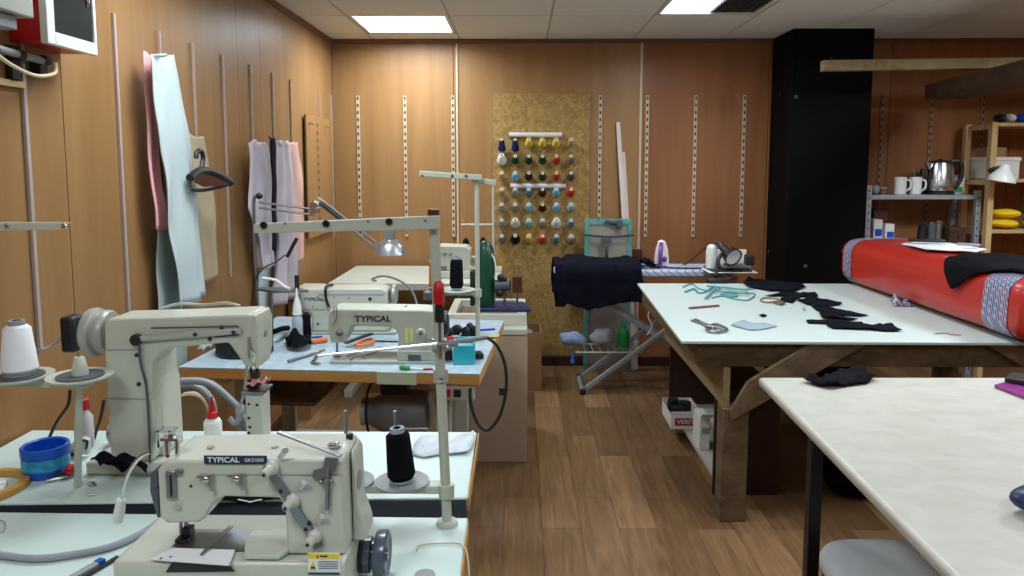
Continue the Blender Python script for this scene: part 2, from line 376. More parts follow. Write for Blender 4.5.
panelled('wall_left', [YF, -.6, .4, 1.3, 2.165, 3.53, 3.84, 5.3], XL, 'x', -1, M_PANEL)
panelled('wall_back', [XL, -.47, .86, 1.75, 2.6, 3.45, XR], YB, 'y', 1, M_PANEL, m2=M_PANEL_R, sw=.8)
panelled('wall_right', [YF, -1, 0, 1, 2, 3, 4, YB], XR, 'x', 1, M_PANEL_R)
panelled('wall_front', [XL, -.4, .6, 1.6, 2.6, 3.6, XR], YF, 'y', -1, M_PANEL)
struct(MB().b6(-.452, -.438, YB-.012, YB-.001, .0, ZC-.02), 'trim_1', M_UPR, bevel=.003)
struct(MB().b6(.842, .86, YB-.012, YB-.001, .0, ZC-.02), 'trim_2', M_UPR, bevel=.003)
struct(MB().b6(XL+.001, XR, YB-.018, YB-.001, ZC-.03, ZC-.001), 'trim_3', mat('cornice_brown', (112, 74, 50), .6), bevel=.003)
struct(MB().b6(XL+.001, XL+.018, YF, YB-.02, ZC-.03, ZC-.001), 'trim_4', mat('cornice_brown', (112, 74, 50), .6), bevel=.003)
struct(MB().b6(XL, 1.75, YB-.02, YB-.001, 0, .07), 'baseboard_back', M_WENGE, bevel=.004)
struct(MB().b6(XL+.001, XL+.02, YF, YB-.02, 0, .07), 'baseboard_left', M_WENGE, bevel=.004)
# suspended ceiling: tiles with hairline joints and T-bars
GX = [-1.03+.607*k for k in range(-1, 10)]; GY = [5.07-.59*k for k in range(-1, 14)]
FIX = [(1, 0), (4, 1), (1, 4), (4, 4), (1, 8), (4, 8), (7, 3)]      # tiles replaced by light fittings (column, row)
mb = MB().use(M_CEIL)
for i in range(len(GX)-1):
    for j in range(len(GY)-1):
        if any(i == a and j == b+1 for a, b in FIX): continue
        x0, x1 = max(GX[i], XL)+.006, min(GX[i+1], XR)-.006; y1, y0 = min(GY[j], YB)-.006, max(GY[j+1], YF)+.006
        if x1-x0 > .02 and y1-y0 > .02: mb.b6(x0, x1, y0, y1, ZC, ZC+.015)
mb.use(M_TBAR)
for x in GX:
    if XL < x < XR: mb.b6(x-.010, x+.010, YF, YB, ZC+.003, ZC+.02)
for y in GY:
    if YF < y < YB: mb.b6(XL, XR, y-.010, y+.010, ZC+.003, ZC+.02)
mb.b6(XL-.1, XR+.1, YF-.1, YB+.1, ZC+.17, ZC+.2)
struct(mb, 'ceiling', M_CEIL)
lampnames = {0: 'lit square ceiling light panel near the back wall, left of the two in view', 1: 'half lit ceiling light with louvre grid above the cutting table',
             2: 'lit square ceiling light over the sewing machine tables', 3: 'lit square ceiling light over the cream right table', 4: 'lit square ceiling light behind the front sewing table',
             5: 'lit square ceiling light behind the cream table', 6: 'lit square ceiling light over the timber racks'}
LW = [26, 15, 20, 16, 15, 17, 66]
for k, (i, j) in enumerate(FIX):
    x0, x1 = GX[i]+.012, GX[i+1]-.012; y1, y0 = GY[j+1]-.012, GY[j+2]+.012
    t = thing('ceiling_light', lampnames[k], 'ceiling light', ((x0+x1)/2, (y0+y1)/2, ZC+.002), 'ceiling lights')
    mb = MB(); w = .018
    mb.b6(x0, x0+w, y0, y1, ZC+.002, ZC+.08); mb.b6(x1-w, x1, y0, y1, ZC+.002, ZC+.08); mb.b6(x0+w, x1-w, y0, y0+w, ZC+.002, ZC+.08); mb.b6(x0+w, x1-w, y1-w, y1, ZC+.002, ZC+.08); mb.b6(x0, x1, y0, y1, ZC+.08, ZC+.09)
    mb.build('frame', M_WHITE, t)
    ld = bpy.data.lights.new('ceiling_lamp', 'AREA'); ld.shape = 'RECTANGLE'; ld.size = .54 if k != 1 else .28; ld.size_y = .53; ld.energy = LW[k]; ld.color = (.86, .95, 1); ld.spread = math.radians(166)
    lo_ = bpy.data.objects.new('ceiling_lamp', ld); COL.objects.link(lo_); lo_.location = ((x0+x1)/2 if k != 1 else x0+.16, (y0+y1)/2, ZC+.0105); lo_.parent = None
    if k == 1:
        xm = x0+.3
        MB().b6(x0+w, xm, y0+w, y1-w, ZC+.012, ZC+.02).build('diffuser', M_GLOW, t)
        mb = MB()
        for q in range(7): xx = xm+.012+q*(x1-w-xm-.02)/6; mb.b6(xx-.001, xx+.001, y0+w, y1-w, ZC+.008, ZC+.05)
        for q in range(12): yy = y0+w+.01+q*(y1-y0-2*w-.02)/11; mb.b6(xm, x1-w, yy-.001, yy+.001, ZC+.008, ZC+.05)
        mb.b6(xm, x1-w, y0+w, y1-w, ZC+.06, ZC+.065)
        mb.build('louvre', M_STEEL, t)
    else:
        MB().b6(x0+w, x1-w, y0+w, y1-w, ZC+.012, ZC+.02).build('diffuser', M_GLOW, t)
# black square column against the back wall
struct(MB().b6(1.765, 2.29, 4.91, 5.3, 0, ZC), 'pillar', M_COLUMN, bevel=.006)

# slotted uprights
def upright(c, along, label, m, z0=.945, z1=1.945):
    mb = MB().use(m); w = .011 if along == 'x' else (.0065 if c < 2.6 else .0035)
    def B(a0, a1, d0, d1, za, zb):
        if along == 'x': mb.b6(c+a0, c+a1, YB-d1, YB-d0, za, zb)
        else: mb.b6(XL+d0, XL+d1, c+a0, c+a1, za, zb)
    B(-w, w, .001, .010, z0, z1); mb.use(M_SLOT)
    n = int((z1-z0)/.05)
    for i in range(n if along == 'x' else 0): za = z0+.02+i*.05; B(-.0055, .0055, .0101, .0112, za, za+.022)
    tag(mb.build('shelf_upright', m), label, 'shelf upright', 'slotted wall uprights')
for x, l in ((-1.148, 'slotted wall upright on the back wall, first from the left corner'), (-.815, 'slotted wall upright on the back wall, second from the left corner'), (-.476, 'slotted wall upright beside the pale trim left of the chipboard panel'),
             (.566, 'slotted wall upright just right of the chipboard panel'), (.898, 'slotted wall upright beside the pale trim above the iron'), (1.238, 'slotted wall upright second to the left of the black pillar'), (1.580, 'slotted wall upright next left of the black pillar'),
             (2.545, 'slotted wall upright along the right edge of the black pillar'), (2.89, 'slotted wall upright behind the kettle'), (3.25, 'slotted wall upright behind the posts of the pine rack'), (3.58, 'slotted wall upright above the pine rack, rightmost in view')):
    upright(x, 'x', l, M_UPR if x < 2 else M_UPRB)
for y, l in ((1.99, 'thin wall upright on the left wall, below the cable box'), (2.455, 'thin wall upright on the left wall, right of the red framed cabinet'), (2.76, 'thin wall upright behind the tall white pattern pieces'), (3.04, 'thin wall upright behind the beige card, right of the white pattern pieces'),
             (3.345, 'thin wall upright on the left wall, right of the dark hanger'), (3.685, 'thin wall upright above the left lilac garment'), (4.005, 'thin wall upright above the gap between the lilac garments'), (4.315, 'thin wall upright left of the small wall panel'), (4.93, 'thin wall upright right of the small wall panel'), (5.25, 'thin wall upright in the left back corner')):
    upright(y, 'y', l, M_UPRG)


# ------------------------------------------------------------------ OSB board with thread pegs
o = MB().b6(-.19, .492, YB-.016, YB-.002, .075, 1.955).build('chipboard_panel', M_OSB, bevel=.002)
tag(o, 'tall raw chipboard panel on the back wall carrying rows of thread cones', 'board')
for x0, x1, py, lb in ((509, 562, 135, 'pale plastic strip at the top of the chipboard panel'), (510, 566, 186, 'pale plastic strip across the middle of the thread cone rows')):
    a, b = ty(x0, py, YB-.03), ty(x1, py, YB-.03)
    mb = MB(); mb.cyl(a, b, .018, n=12); mb.b6(a.x+.01, b.x-.01, YB-.028, YB-.0165, a.z-.006, a.z+.006)
    tag(mb.build('plastic_strip', mat('milky_plastic', (206, 202, 206), .4, var=.02)), lb, 'strip', 'pale strips on the chipboard panel')
CT = {}
def cm(c): return mat('thread_%d_%d_%d' % c, c, .75, var=.1, scale=(60, 60, 60), bump=.15, bscale=400, spec=.2)
C_ = dict(navy=(26, 28, 74), yel=(214, 190, 70), tan=(176, 150, 104), wht=(226, 226, 228), grn=(26, 66, 44), rus=(172, 62, 40), gbr=(132, 118, 108), lbl=(120, 176, 204), dbr=(46, 34, 34), dgr=(74, 74, 80), red=(206, 46, 32),
          gry=(140, 142, 140), sla=(96, 118, 136), mar=(74, 28, 30), pbl=(156, 178, 190), crm=(214, 208, 190), tea=(126, 190, 200), blk=(20, 20, 22), orr=(204, 76, 48), bgr=(112, 146, 162), gwh=(186, 184, 176))
N_ = dict(navy='navy', yel='yellow', tan='tan', wht='white', grn='dark green', rus='rust red', gbr='grey brown', lbl='light blue', dbr='black brown', dgr='charcoal', red='bright red', gry='grey', sla='slate blue', mar='maroon', pbl='pale blue', crm='cream', tea='pale teal', blk='black', orr='orange red', bgr='blue grey', gwh='greyish white')
rows = [('navy navy yel yel yel tan', 141), ('wht grn grn grn rus gbr', 157.5), ('tan lbl dbr grn rus dgr', 174), ('tan gry sla mar lbl red', 190), ('gry gbr lbl mar lbl pbl', 205), ('gry crm tea gry wht bgr', 220.5), ('gbr blk yel orr bgr gwh', 236)]
colx = [502, 515.3, 528.8, 542.3, 556, 570.5]
big = {(1, 0), (5, 1), (5, 4), (6, 1)}; bare = {(0, 5), (2, 0), (3, 0)}
rn = ['top row', 'second row', 'third row', 'fourth row', 'fifth row', 'sixth row', 'bottom row']; cn = ['first', 'second', 'third', 'fourth', 'fifth', 'last']
C_CORE = mat('cone_core', (222, 216, 196), .5, var=.02)
def thread_cone(name, label, base, axis, rb, rt, h, m, core=None, group=None, n=14, cat='thread cone', tip_only=False):
    core = core or C_CORE
    t = thing(name, label, cat, base, group); b = Vector(base); ax = Vector(axis).normalized()
    MB().lathe([(rb*.8, .004), (rb, .012*h/.1), (rb*1.0, h*.12), (rt*1.05, h*.9), (rt*.75, h*.96), (rt*.5, h*.965)], b, ax, n).build('thread', m, t, ang=60)
    if tip_only is False: MB().lathe([(rb*.85, 0), (rb*.85, .004)], b, ax, n).build('core_rim', core, t)
    mb = MB().use(core); mb.lathe([(rt*.66, h*.955), (rt*.64, h*1.05), (rt*.36, h*1.05)], b, ax, n, cap=False)
    mb.use(M_BLACK); mb.lathe([(rt*.36, h*1.05), (rt*.35, h*1.0), (rt*.05, h*.998)], b, ax, n, cap=False); mb.build('core_tip', core, t, weld=True)
    return t
for r, (cs, py) in enumerate(rows):
    for c, k in enumerate(cs.split()):
        p = ty(colx[c], py+4, YB-.02); ax = Vector((0, -.92, .39)); B = (r, c) in big; sm = (r, c) in bare
        if r == 0 and c < 2: ax = Vector((0, -.5, .86)); p.z -= .045; p.y -= .03
        mb = MB(); 
        h = .10 if B else .088; rb = .036 if B else (.023 if sm else .0285)
        lab = '%s thread cone, %s in the %s of the chipboard panel' % (N_[k], cn[c], rn[r])
        t = thread_cone('thread_cone', lab, p+ax*.004-Vector((0, 0, .0)), ax, rb, .0195 if B else .017, h, cm(C_[k]), group='thread cones on the chipboard panel', tip_only=True)
        s = p-ax*.0; pg = MB().cyl(Vector((p.x, YB-.017, p.z-.008)), p+ax*(h*.9), .004, n=6).build('peg', M_STEEL, t)
# ------------------------------------------------------------------ left wall fittings
t = thing('wall_cabinet', 'red cabinet with white framed dark glass door high on the left wall', 'wall cabinet', (XL+.05, 2.06, 1.77))
MB().b6(XL+.002, XL+.085, 1.952, 2.172, 1.772, 2.03).build('body', M_RED, t, bevel=.003)
mb = MB(); x0, x1 = XL+.0855, XL+.105; fy0, fy1, fz0, fz1 = 1.948, 2.176, 1.768, 2.034; w = .034
mb.b6(x0, x1, fy0, fy0+w, fz0, fz1); mb.b6(x0, x1, fy1-w*.35, fy1, fz0, fz1); mb.b6(x0, x1, fy0+w, fy1-w*.35, fz0, fz0+w); mb.b6(x0, x1, fy0+w, fy1-w*.35, fz1-w, fz1)
d = mb.build('door', M_WHITE, t, bevel=.002)
MB().b6(x0+.002, x1-.006, fy0+w, fy1-w*.35, fz0+w, fz1-w).build('pane', M_GLASSD, d)
MB().ball((x1-.004, fy1-.03, 1.92), (.004, .008, .022)).build('latch', M_CHROME, d)
t = thing('electrical_box', 'grey white electrical box with cable trunking in the top left corner', 'electrical box', (XL+.05, 1.72, 1.775))
MB().b6(XL+.002, XL+.13, 1.50, 1.86, 1.812, 2.1).build('housing', M_CREAM_D, t, bevel=.004)
MB().b6(XL+.004, XL+.11, 1.5, 1.825, 1.778, 1.81).build('trunking', M_GREY, t, bevel=.003)
mb = MB()
for k in range(3): mb.cyl((XL+.05+.02*k, 1.826, 1.795), (XL+.05+.02*k, 1.836, 1.795), .006, n=8)
mb.build('screw', M_GOLD, t)
MB().b6(XL+.001, XL+.014, 1.72, 1.985, 1.655, 1.672).build('wooden_lath', M_LATHW, bevel=.001)
tag(bpy.data.objects['wooden_lath'], 'pale wooden lath under the black cable strip on the left wall', 'lath')
t = thing('cable_strip', 'grey and black cable connector strip below the electrical box', 'cable strip', (XL+.03, 1.88, 1.71))
mb = MB(); mb.tube([(XL+.03, 1.80, 1.745), (XL+.035, 1.9, 1.738), (XL+.035, 2.0, 1.735), (XL+.033, 2.045, 1.733)], .010, 10)
mb.build('sleeve', M_GREY, t)
mb = MB()
for y in (1.83, 1.93, 2.03): mb.cyl((XL+.034, y, 1.737), (XL+.034, y+.022, 1.736), .013, n=12)
mb.box((XL+.02, 2.035, 1.715), (.03, .03, .05)); mb.b6(XL+.002, XL+.02, 1.93, 1.96, 1.674, 1.76); mb.build('clamp', M_BLACK, t)
mb = MB()
mb.tube([(XL+.02, 1.76, 1.77), (XL+.05, 1.78, 1.76), (XL+.05, 1.80, 1.70), (XL+.04, 1.76, 1.68), (XL+.03, 1.73, 1.69)], .005)
mb.tube([(XL+.065, 1.78, 1.73), (XL+.065, 1.86, 1.70), (XL+.065, 1.95, 1.685), (XL+.065, 2.03, 1.70), (XL+.06, 2.045, 1.73)], .005)
tag(mb.build('cable', M_IVORY), 'ivory cable looping below the cable strip on the left wall', 'cable')
# small panel with brass hooks
t = thing('wall_panel', 'small laminate panel with two brass hooks near the left back corner', 'wall panel', (XL+.01, 4.84, 1.0))
MB().b6(XL+.013, XL+.025, 4.55, 5.17, 1.0, 1.765).build('board', M_PANEL, t, bevel=.002)
for y in (4.6, 4.98):
    mb = MB(); mb.cyl((XL+.0255, y, 1.71), (XL+.05, y, 1.71), .004, n=8); mb.ball((XL+.053, y, 1.71), .008); mb.build('hook', M_GOLD, t)
mb = MB()
for k in range(14): mb.b6(XL+.0255, XL+.027, 4.79, 4.805, 1.05+k*.05, 1.072+k*.05)
mb.build('slot', M_SLOT, t)

# hanging pattern pieces and garments on the left wall
def hanging(name, m, left, right, z_top, z_bot, depth, parent=None, folds=5, amp=.012, phase=0, nu=28, nv=36, th=.003):
    """left/right: lists of (z, y) from the top down"""
    def ip(L, z):
        for (za, ya), (zb, yb) in zip(L, L[1:]):
            if za >= z >= zb: return ya+(yb-ya)*(za-z)/max(1e-6, za-zb)
        return L[-1][1]
    def fn(u, v):
        z = z_top+(z_bot-z_top)*v; a, b = ip(left, z), ip(right, z); y = a+(b-a)*u
        x = XL+depth+amp*(.3+v)*math.sin(folds*PI*u+phase+v*1.2)+.012*noise.noise((y*9, z*5, phase))
        zz = z+(.02*noise.noise((u*3+phase, 2.2, 1)) if v in (0, 1) else 0)
        return Vector((max(x, XL+.013), y, zz))
    return MB().grid(fn, nu, nv).build(name, m, parent, solid=th, ang=70)
G = lambda pts, x=XL+.06: [(v.z, v.y) for v in (tx(a, b, x) for a, b in pts)]
def gar(name, m, lp, rp, depth, **k):
    L, R = G(lp, XL+depth), G(rp, XL+depth); return hanging(name, m, L, R, (L[0][0]+R[0][0])/2, (L[-1][0]+R[-1][0])/2, depth, **k)
o = gar('hanging_pattern', M_PINKCL, [(143, 54), (146, 110), (149, 190), (152, 225)], [(152, 52), (156, 110), (162, 190), (168, 233)], .05, folds=2, amp=.008)
tag(o, 'pink cloth piece hanging behind the tall white pattern piece on the left wall', 'pattern piece', 'hanging pattern pieces')
o = gar('hanging_pattern', M_WHITECL, [(147, 51), (152, 90), (159, 150), (163, 172), (166, 230), (176, 300)], [(174, 51), (179, 75), (193, 145), (198, 200), (206, 262), (208, 303)], .085, folds=3, amp=.012, phase=1)
tag(o, 'tall white curved pattern piece hanging on the left wall', 'pattern piece', 'hanging pattern pieces')
o = gar('hanging_pattern', mat('pale_mint_cloth', (166, 184, 184), .9, var=.03), [(156, 215), (157, 280), (158, 330), (162, 395)], [(176, 215), (180, 280), (186, 330), (190, 395)], .035, folds=1.5, amp=.006)
tag(o, 'pale mint pattern piece reaching below the tall white one', 'pattern piece', 'hanging pattern pieces')
o = gar('hanging_pattern', M_TAN, [(191, 136), (192, 160), (193, 200), (196, 281)], [(202, 134), (207, 160), (214, 203), (218, 281)], .025, folds=.5, amp=.002)
tag(o, 'beige card pattern hanging behind the dark hanger', 'pattern piece', 'hanging pattern pieces')
t = thing('coat_hanger', 'dark plastic clothes hanger right of the white pattern piece', 'hanger', (XL+.1, 2.98, 1.36))
H0 = [tx(200, 151, XL+.12), tx(201, 160, XL+.12), tx(199, 172, XL+.12)]
MB().tube([tx(196, 158, XL+.12), tx(197, 152, XL+.12), tx(201, 151, XL+.12), tx(203, 158, XL+.12), tx(201, 170, XL+.12)], .009, 8).build('hook', M_BLACK, t)
mb = MB(); mb.tube([tx(190, 178, XL+.12), tx(200, 171, XL+.12), tx(214, 173, XL+.13), tx(231, 183, XL+.16)], .016, 8); mb.tube([tx(192, 190, XL+.12), tx(205, 190, XL+.13), tx(220, 187, XL+.14), tx(230, 184, XL+.16)], .007, 8); mb.build('shoulder_bar', M_BLACK, t); P_ = [tx(192, 181, XL+.13), tx(201, 174, XL+.13), tx(214, 177, XL+.14), tx(228, 184, XL+.165), tx(214, 186, XL+.14), tx(203, 187, XL+.13)]; b_ = MB(); b_.add(P_+[p+Vector((.008, 0, 0)) for p in P_], [(5, 4, 3, 2, 1, 0), (6, 7, 8, 9, 10, 11)]+[(k, (k+1) % 6, 6+(k+1) % 6, 6+k) for k in range(6)]); b_.build('hanger_web', M_SILL, t)
o = gar('hanging_garment', M_LILAC, [(247, 141), (249, 180), (246, 208), (256, 240), (258, 270)], [(266, 140), (270, 155), (274, 175), (271, 215), (270, 265)], .07, folds=4, amp=.02)
tag(o, 'lilac white garment hanging at the left of two on the left wall', 'garment', 'hanging garments')
o = gar('hanging_garment', M_LILAC, [(275, 141), (274, 200), (279, 245), (274, 300)], [(290, 140), (295, 180), (296, 240), (299, 300)], .075, folds=5, amp=.022, phase=2)
tag(o, 'white garment hanging in folds between the lilac and the pale pink ones', 'garment', 'hanging garments')
o = gar('hanging_garment', M_PEACH, [(285, 141), (286, 200), (288, 262)], [(297, 141), (301, 165), (304, 200), (306, 262)], .04, folds=2, amp=.01, phase=3)
tag(o, 'pale pink garment hanging behind the folded white one', 'garment', 'hanging garments')
o = gar('hanging_strap', M_DENIM, [(271, 138), (271, 160), (272, 250)], [(275, 136), (276, 160), (277, 250)], .125, folds=1, amp=.003, nu=4)
tag(o, 'narrow dark strap hanging between the two pale garments', 'strap')
o = gar('hanging_pattern', M_WHITECL, [(256, 240), (257, 300), (258, 350)], [(270, 240), (272, 300), (272, 350)], .03, folds=1, amp=.004)
tag(o, 'long white pattern piece below the left lilac garment', 'pattern piece', 'hanging pattern pieces')

# ------------------------------------------------------------------ tables on the left
def sew_stand(t, x0, x1, y0, y1, ztop, rot=None, m=None):
    T = rot or (lambda x, y, z: Vector((x, y, z))); m = m or M_CREAM_D; ym = (y0+y1)/2
    for x in (x0, x1):
        mb = MB(); mb.bar(T(x, ym, .05), T(x, ym, ztop-.03), .06, .035, up=(0, 1, 0)); mb.bar(T(x, y0+.03, ztop-.017), T(x, y1-.03, ztop-.017), .04, .03); mb.bar(T(x, y0+.02, .025), T(x, y1-.02, .025), .05, .05); mb.build('leg', m, t, bevel=.003)
    mb = MB(); mb.bar(T(x0, ym, .25), T(x1, ym, .25), .035, .03); mb.build('crossbar', m, t)
TZ = .74
A = [(-1.318, 1.482), (-.112, 1.528), (-.116, 1.925), (-1.318, 1.925)]
t = thing('sewing_table', 'mint white sewing table carrying the post bed machine', 'sewing table', (-.72, 1.72, 0), 'sewing tables')
MB().prism(A, 'z', TZ-.035, TZ).build('tabletop', M_TOP, t, bevel=.003)
mb = MB(); mb.b6(-.1115, -.1095, 1.53, 1.92, TZ-.035, TZ-.001); mb.build('edge_strip', M_EDGE, t)
sew_stand(t, -1.2, -.25, 1.55, 1.9, TZ-.036)
B_ = [(-1.318, .7), (-.098, .7), (-.105, 1.438), (-1.318, 1.456)]
t = thing('sewing_table', 'mint white sewing table carrying the chain stitch machine at the front left', 'sewing table', (-.72, 1.0, 0), 'sewing tables')
MB().prism(B_, 'z', TZ-.035, TZ).build('tabletop', M_TOP, t, bevel=.003)
mb = MB(); mb.prism([(-.0975, .7), (-.0955, .7), (-.1025, 1.42), (-.1045, 1.42)], 'z', TZ-.035, TZ-.001); mb.build('edge_strip', M_EDGE, t)
sew_stand(t, -1.2, -.25, .8, 1.3, TZ-.036)
mb = MB().prism([(-1.318, 1.4575), (-.108, 1.4405), (-.114, 1.5265), (-1.318, 1.4805)], 'z', TZ-.05, TZ-.003)
tag(mb.build('gap_board', mat('dark_slate_strip', (28, 33, 40), .85, spec=.1, var=.15, scale=(14, 14, 14)), bevel=.002), 'dark slate strip filling the gap between the two front sewing tables', 'strip')

# ---- front chain-stitch machine
FY, BY = 1.12, 1.235
t = thing('industrial_sewing_machine', 'cream chain stitch sewing machine with three thread tension knobs, nearest the camera', 'sewing machine', (-.45, 1.17, TZ), 'industrial sewing machines')
base = [(-.640, 1.098), (-.275, 1.098), (-.275, 1.262), (-.640, 1.262)]
MB().prism(base, 'z', TZ+.001, .832).build('bed', M_CREAM, t, bevel=.006)
arm = [(-.572, .972), (-.560, .988), (-.286, .992), (-.279, .986), (-.276, .834), (-.370, .834), (-.372, .912), (-.380, .927), (-.466, .929), (-.482, .922), (-.500, .893), (-.510, .886), (-.560, .884), (-.572, .892)]
MB().prism(arm, 'y', FY, BY).build('arm', M_CREAM, t, bevel=.006, seg=3)
mb = MB(); mb.prism([(-.2755, .988), (-.269, .975), (-.267, .895), (-.255, .855), (-.253, .834), (-.2755, .834)], 'y', FY+.045, BY-.008); mb.build('end_cover', M_CREAM, t, bevel=.004)
MB().lathe([(.016, 0), (.016, .002)], (-.2685, 1.185, .93), (1, 0, 0), 16).build('side_plug', M_GREY, t)
mb = MB(); mb.prism([(-.586, .965), (-.5735, .974), (-.5735, .892), (-.578, .890), (-.588, .935)], 'y', FY+.004, BY-.004); mb.build('face_plate', M_DARKGREY, t, bevel=.004)
# name plate
a, b = ty(204, 455.5, FY-.0015), ty(267, 464, FY-.0015)
pl = MB().b6(a.x, b.x, FY-.0025, FY-.0005, b.z, a.z).build('name_plate', M_NAVYP, t)
mx_ = (a.x+b.x)/2; mz = (a.z+b.z)/2
lettering('TYPICAL', (a.x+.031, FY-.003, mz), (1, 0, 0), (0, 0, 1), .0118, M_WHITE, pl, bold=.02, xs=1.12)
lettering('GK31030', (b.x-.0195, FY-.003, mz), (1, 0, 0), (0, 0, 1), .0078, M_WHITE, pl, bold=.008, xs=1.0)
# seam line panels
mb = MB(); mb.b6(-.505, -.282, FY-.0012, FY-.0002, .9655, .9668); mb.build('seam', M_GREY, t)
# thread tension bar, three knobs and three guides
K = [ty(270, 470, FY-.012), ty(291, 503, FY-.012), ty(313, 539, FY-.012)]
p0, p1 = ty(267, 465, FY-.004), ty(319, 547, FY-.004)
br = MB().bar(p0, p1, .003, .016, up=(1, 0, .6)).build('tension_bar', M_STEEL, t, bevel=.001)
for k in K:
    kb = MB(); kb.lathe([(.005, -.006), (.0115, -.004), (.0115, .0), (.008, .004), (.0072, .018), (.0055, .0205)], (k.x, FY-.006, k.z), (-.25, -1, -.12), 16); q = kb.build('tension_knob', mat('knob_ivory', (204, 202, 190), .4), t)
    cb = MB(); cb.lathe([(.0028, .0205), (.0028, .0225)], (k.x, FY-.006, k.z), (-.25, -1, -.12), 10); cb.build('bore', M_INK, q)
for px, py in ((283, 453), (302, 484), (320, 518)):
    p = ty(px, py, FY-.008); mb = MB(); mb.bar(p+Vector((-.007, .005, -.011)), p+Vector((.005, -.002, .006)), .009, .0025, up=(0, 1, .2)); mb.lathe([(.005, -.001), (.005, .001)], p+Vector((.005, -.003, .005)), (0, 1, .1), 10); mb.build('thread_guide', M_CHROME, t)
mb = MB()
for px, py in ((281, 491), (290, 504), (309, 523), (306, 529)): mb.ball(ty(px, py, FY-.004), .004, 8, 6)
mb.build('tension_screw', M_BLACK, t)
# long guide lever at the top
mb = MB(); mb.bar(ty(278, 432, 1.15), ty(341, 456, 1.116), .009, .003); g = mb.build('guide_lever', M_STEEL, t, bevel=.001)
mb = MB(); mb.prism(pf([(326, 456), (339, 457), (336, 470), (326, 474), (318, 479), (313, 476), (314, 470), (324, 467)], FY), 'y', FY-.006, FY-.001); mb.build('bracket', M_STEEL, g)
mb = MB(); mb.cyl(ty(328.5, 468, FY-.006), ty(327, 509, FY-.006), .0035, n=10); mb.ball(ty(321, 482, FY-.006), .004, 10, 6); mb.ball(ty(331, 481, FY-.006), .0035, 10, 6); mb.build('rod', M_STEEL, g)
mb = MB(); mb.ball((-.302, 1.165, .997), (.012, .01, .005)); mb.tube([(-.312, 1.165, .995), (-.302, 1.15, 1.006), (-.292, 1.165, .995)], .0018, 6); mb.build('thread_eyelet', M_CHROME, t)
for px in (210, 277): mb = MB().lathe([(.006, 0), (.005, .003)], Vector((ty(px, 455, FY).x-.02, 1.17, .9905)), (0, 0, 1), 10).build('oil_plug', M_CREAM_D, t)
mb = MB(); mb.cyl((-.288, 1.21, .99), (-.288, 1.21, 1.0), .006, n=10); mb.build('cap_screw', M_BLACK, t)
# face parts
for px, py in ((206, 479), (237, 478)):
    p = ty(px, py, FY-.006); mb = MB(); mb.ball(p, (.007, .006, .006), 10, 7); mb.bar(p+Vector((-.014, 0, .004)), p+Vector((.012, 0, .006)), .003, .006, up=(0, 1, 0)); mb.bar(p+Vector((.006, -.002, .006)), p+Vector((.010, -.002, -.018)), .007, .003, up=(0, 1, 0)); mb.build('thread_guide', M_CHROME, t)
p, q = ty(166, 472, FY-.002), ty(178, 498, FY-.002)
mb = MB(); mb.b6(p.x, q.x-.001, FY-.005, FY-.0005, q.z, p.z+.002); mb.b6(q.x-.001, q.x+.010, FY-.005, FY-.0005, p.z-.003, p.z+.005); lv = mb.build('take_up_cover', M_STEEL, t, bevel=.001)
mb = MB(); mb.b6(p.x+.007, p.x+.0095, FY-.0065, FY-.0052, q.z+.004, p.z-.004); mb.build('slot', M_BLACK, lv)
p = ty(178, 505, FY); MB().lathe([(.0065, 0), (.006, .004)], (p.x, FY-.0002, p.z), (0, -1, 0), 14).build('face_screw', M_CREAM_D, t)
mb = MB()
for px, py in ((168, 456), (158, 487), (191, 486)): q = ty(px, py, FY); mb.lathe([(.0025, 0), (.0025, .001)], (q.x, FY-.0002, q.z), (0, -1, 0), 8)
mb.build('screw_hole', M_INK, t)
# upper-left chrome posts
a = tz(155, 447, .99); mb = MB(); mb.cyl((-.562, 1.135, .988), (-.562, 1.135, 1.018), .004); mb.cyl((-.548, 1.14, .984), (-.548, 1.14, 1.018), .004); mb.b6(-.570, -.542, 1.129, 1.146, 1.016, 1.020); mb.cyl((-.555, 1.137, 1.020), (-.555, 1.137, 1.026), .005); mb.build('thread_post', M_CHROME, t)
# needle, presser foot, plates
NX = -.548
mb = MB(); mb.cyl((NX-.004, 1.165, .8835), (NX-.004, 1.165, .868), .008, n=12); nb = mb.build('needle_clamp', M_BLACK, t)
mb = MB(); mb.cyl((NX-.012, 1.165, .845), (NX-.012, 1.165, .8835), .003, n=8); mb.cyl((NX-.012, 1.165, .834), (NX-.012, 1.165, .848), .001, n=6); mb.cyl((NX-.004, 1.167, .842), (NX-.004, 1.167, .868), .0035, n=8); mb.build('needle_bar', M_STEEL, t)
mb = MB(); mb.b6(NX-.016, NX+.004, 1.15, 1.18, .8365, .841); mb.b6(NX-.008, NX+.006, 1.158, 1.175, .841, .856); mb.build('presser_foot', M_BLACK, t)
mb = MB(); mb.prism([(-.565, 1.13), (-.435, 1.13), (-.42, 1.155), (-.42, 1.2), (-.565, 1.2)], 'z', .8325, .835); np_ = mb.build('needle_plate', M_STEEL, t)
mb = MB(); mb.prism([(-.448, 1.148), (-.432, 1.102), (-.378, 1.102), (-.369, 1.118), (-.369, 1.185), (-.448, 1.185)], 'z', .8352, .842); mb.build('slide_plate', M_CREAM, t, bevel=.001)
mb = MB(); mb.prism(pf([(166, 572), (235, 571), (226, 562), (172, 562)], 1.098), 'y', 1.0965, 1.0978); mb.build('looper_opening', M_BLACK, t)
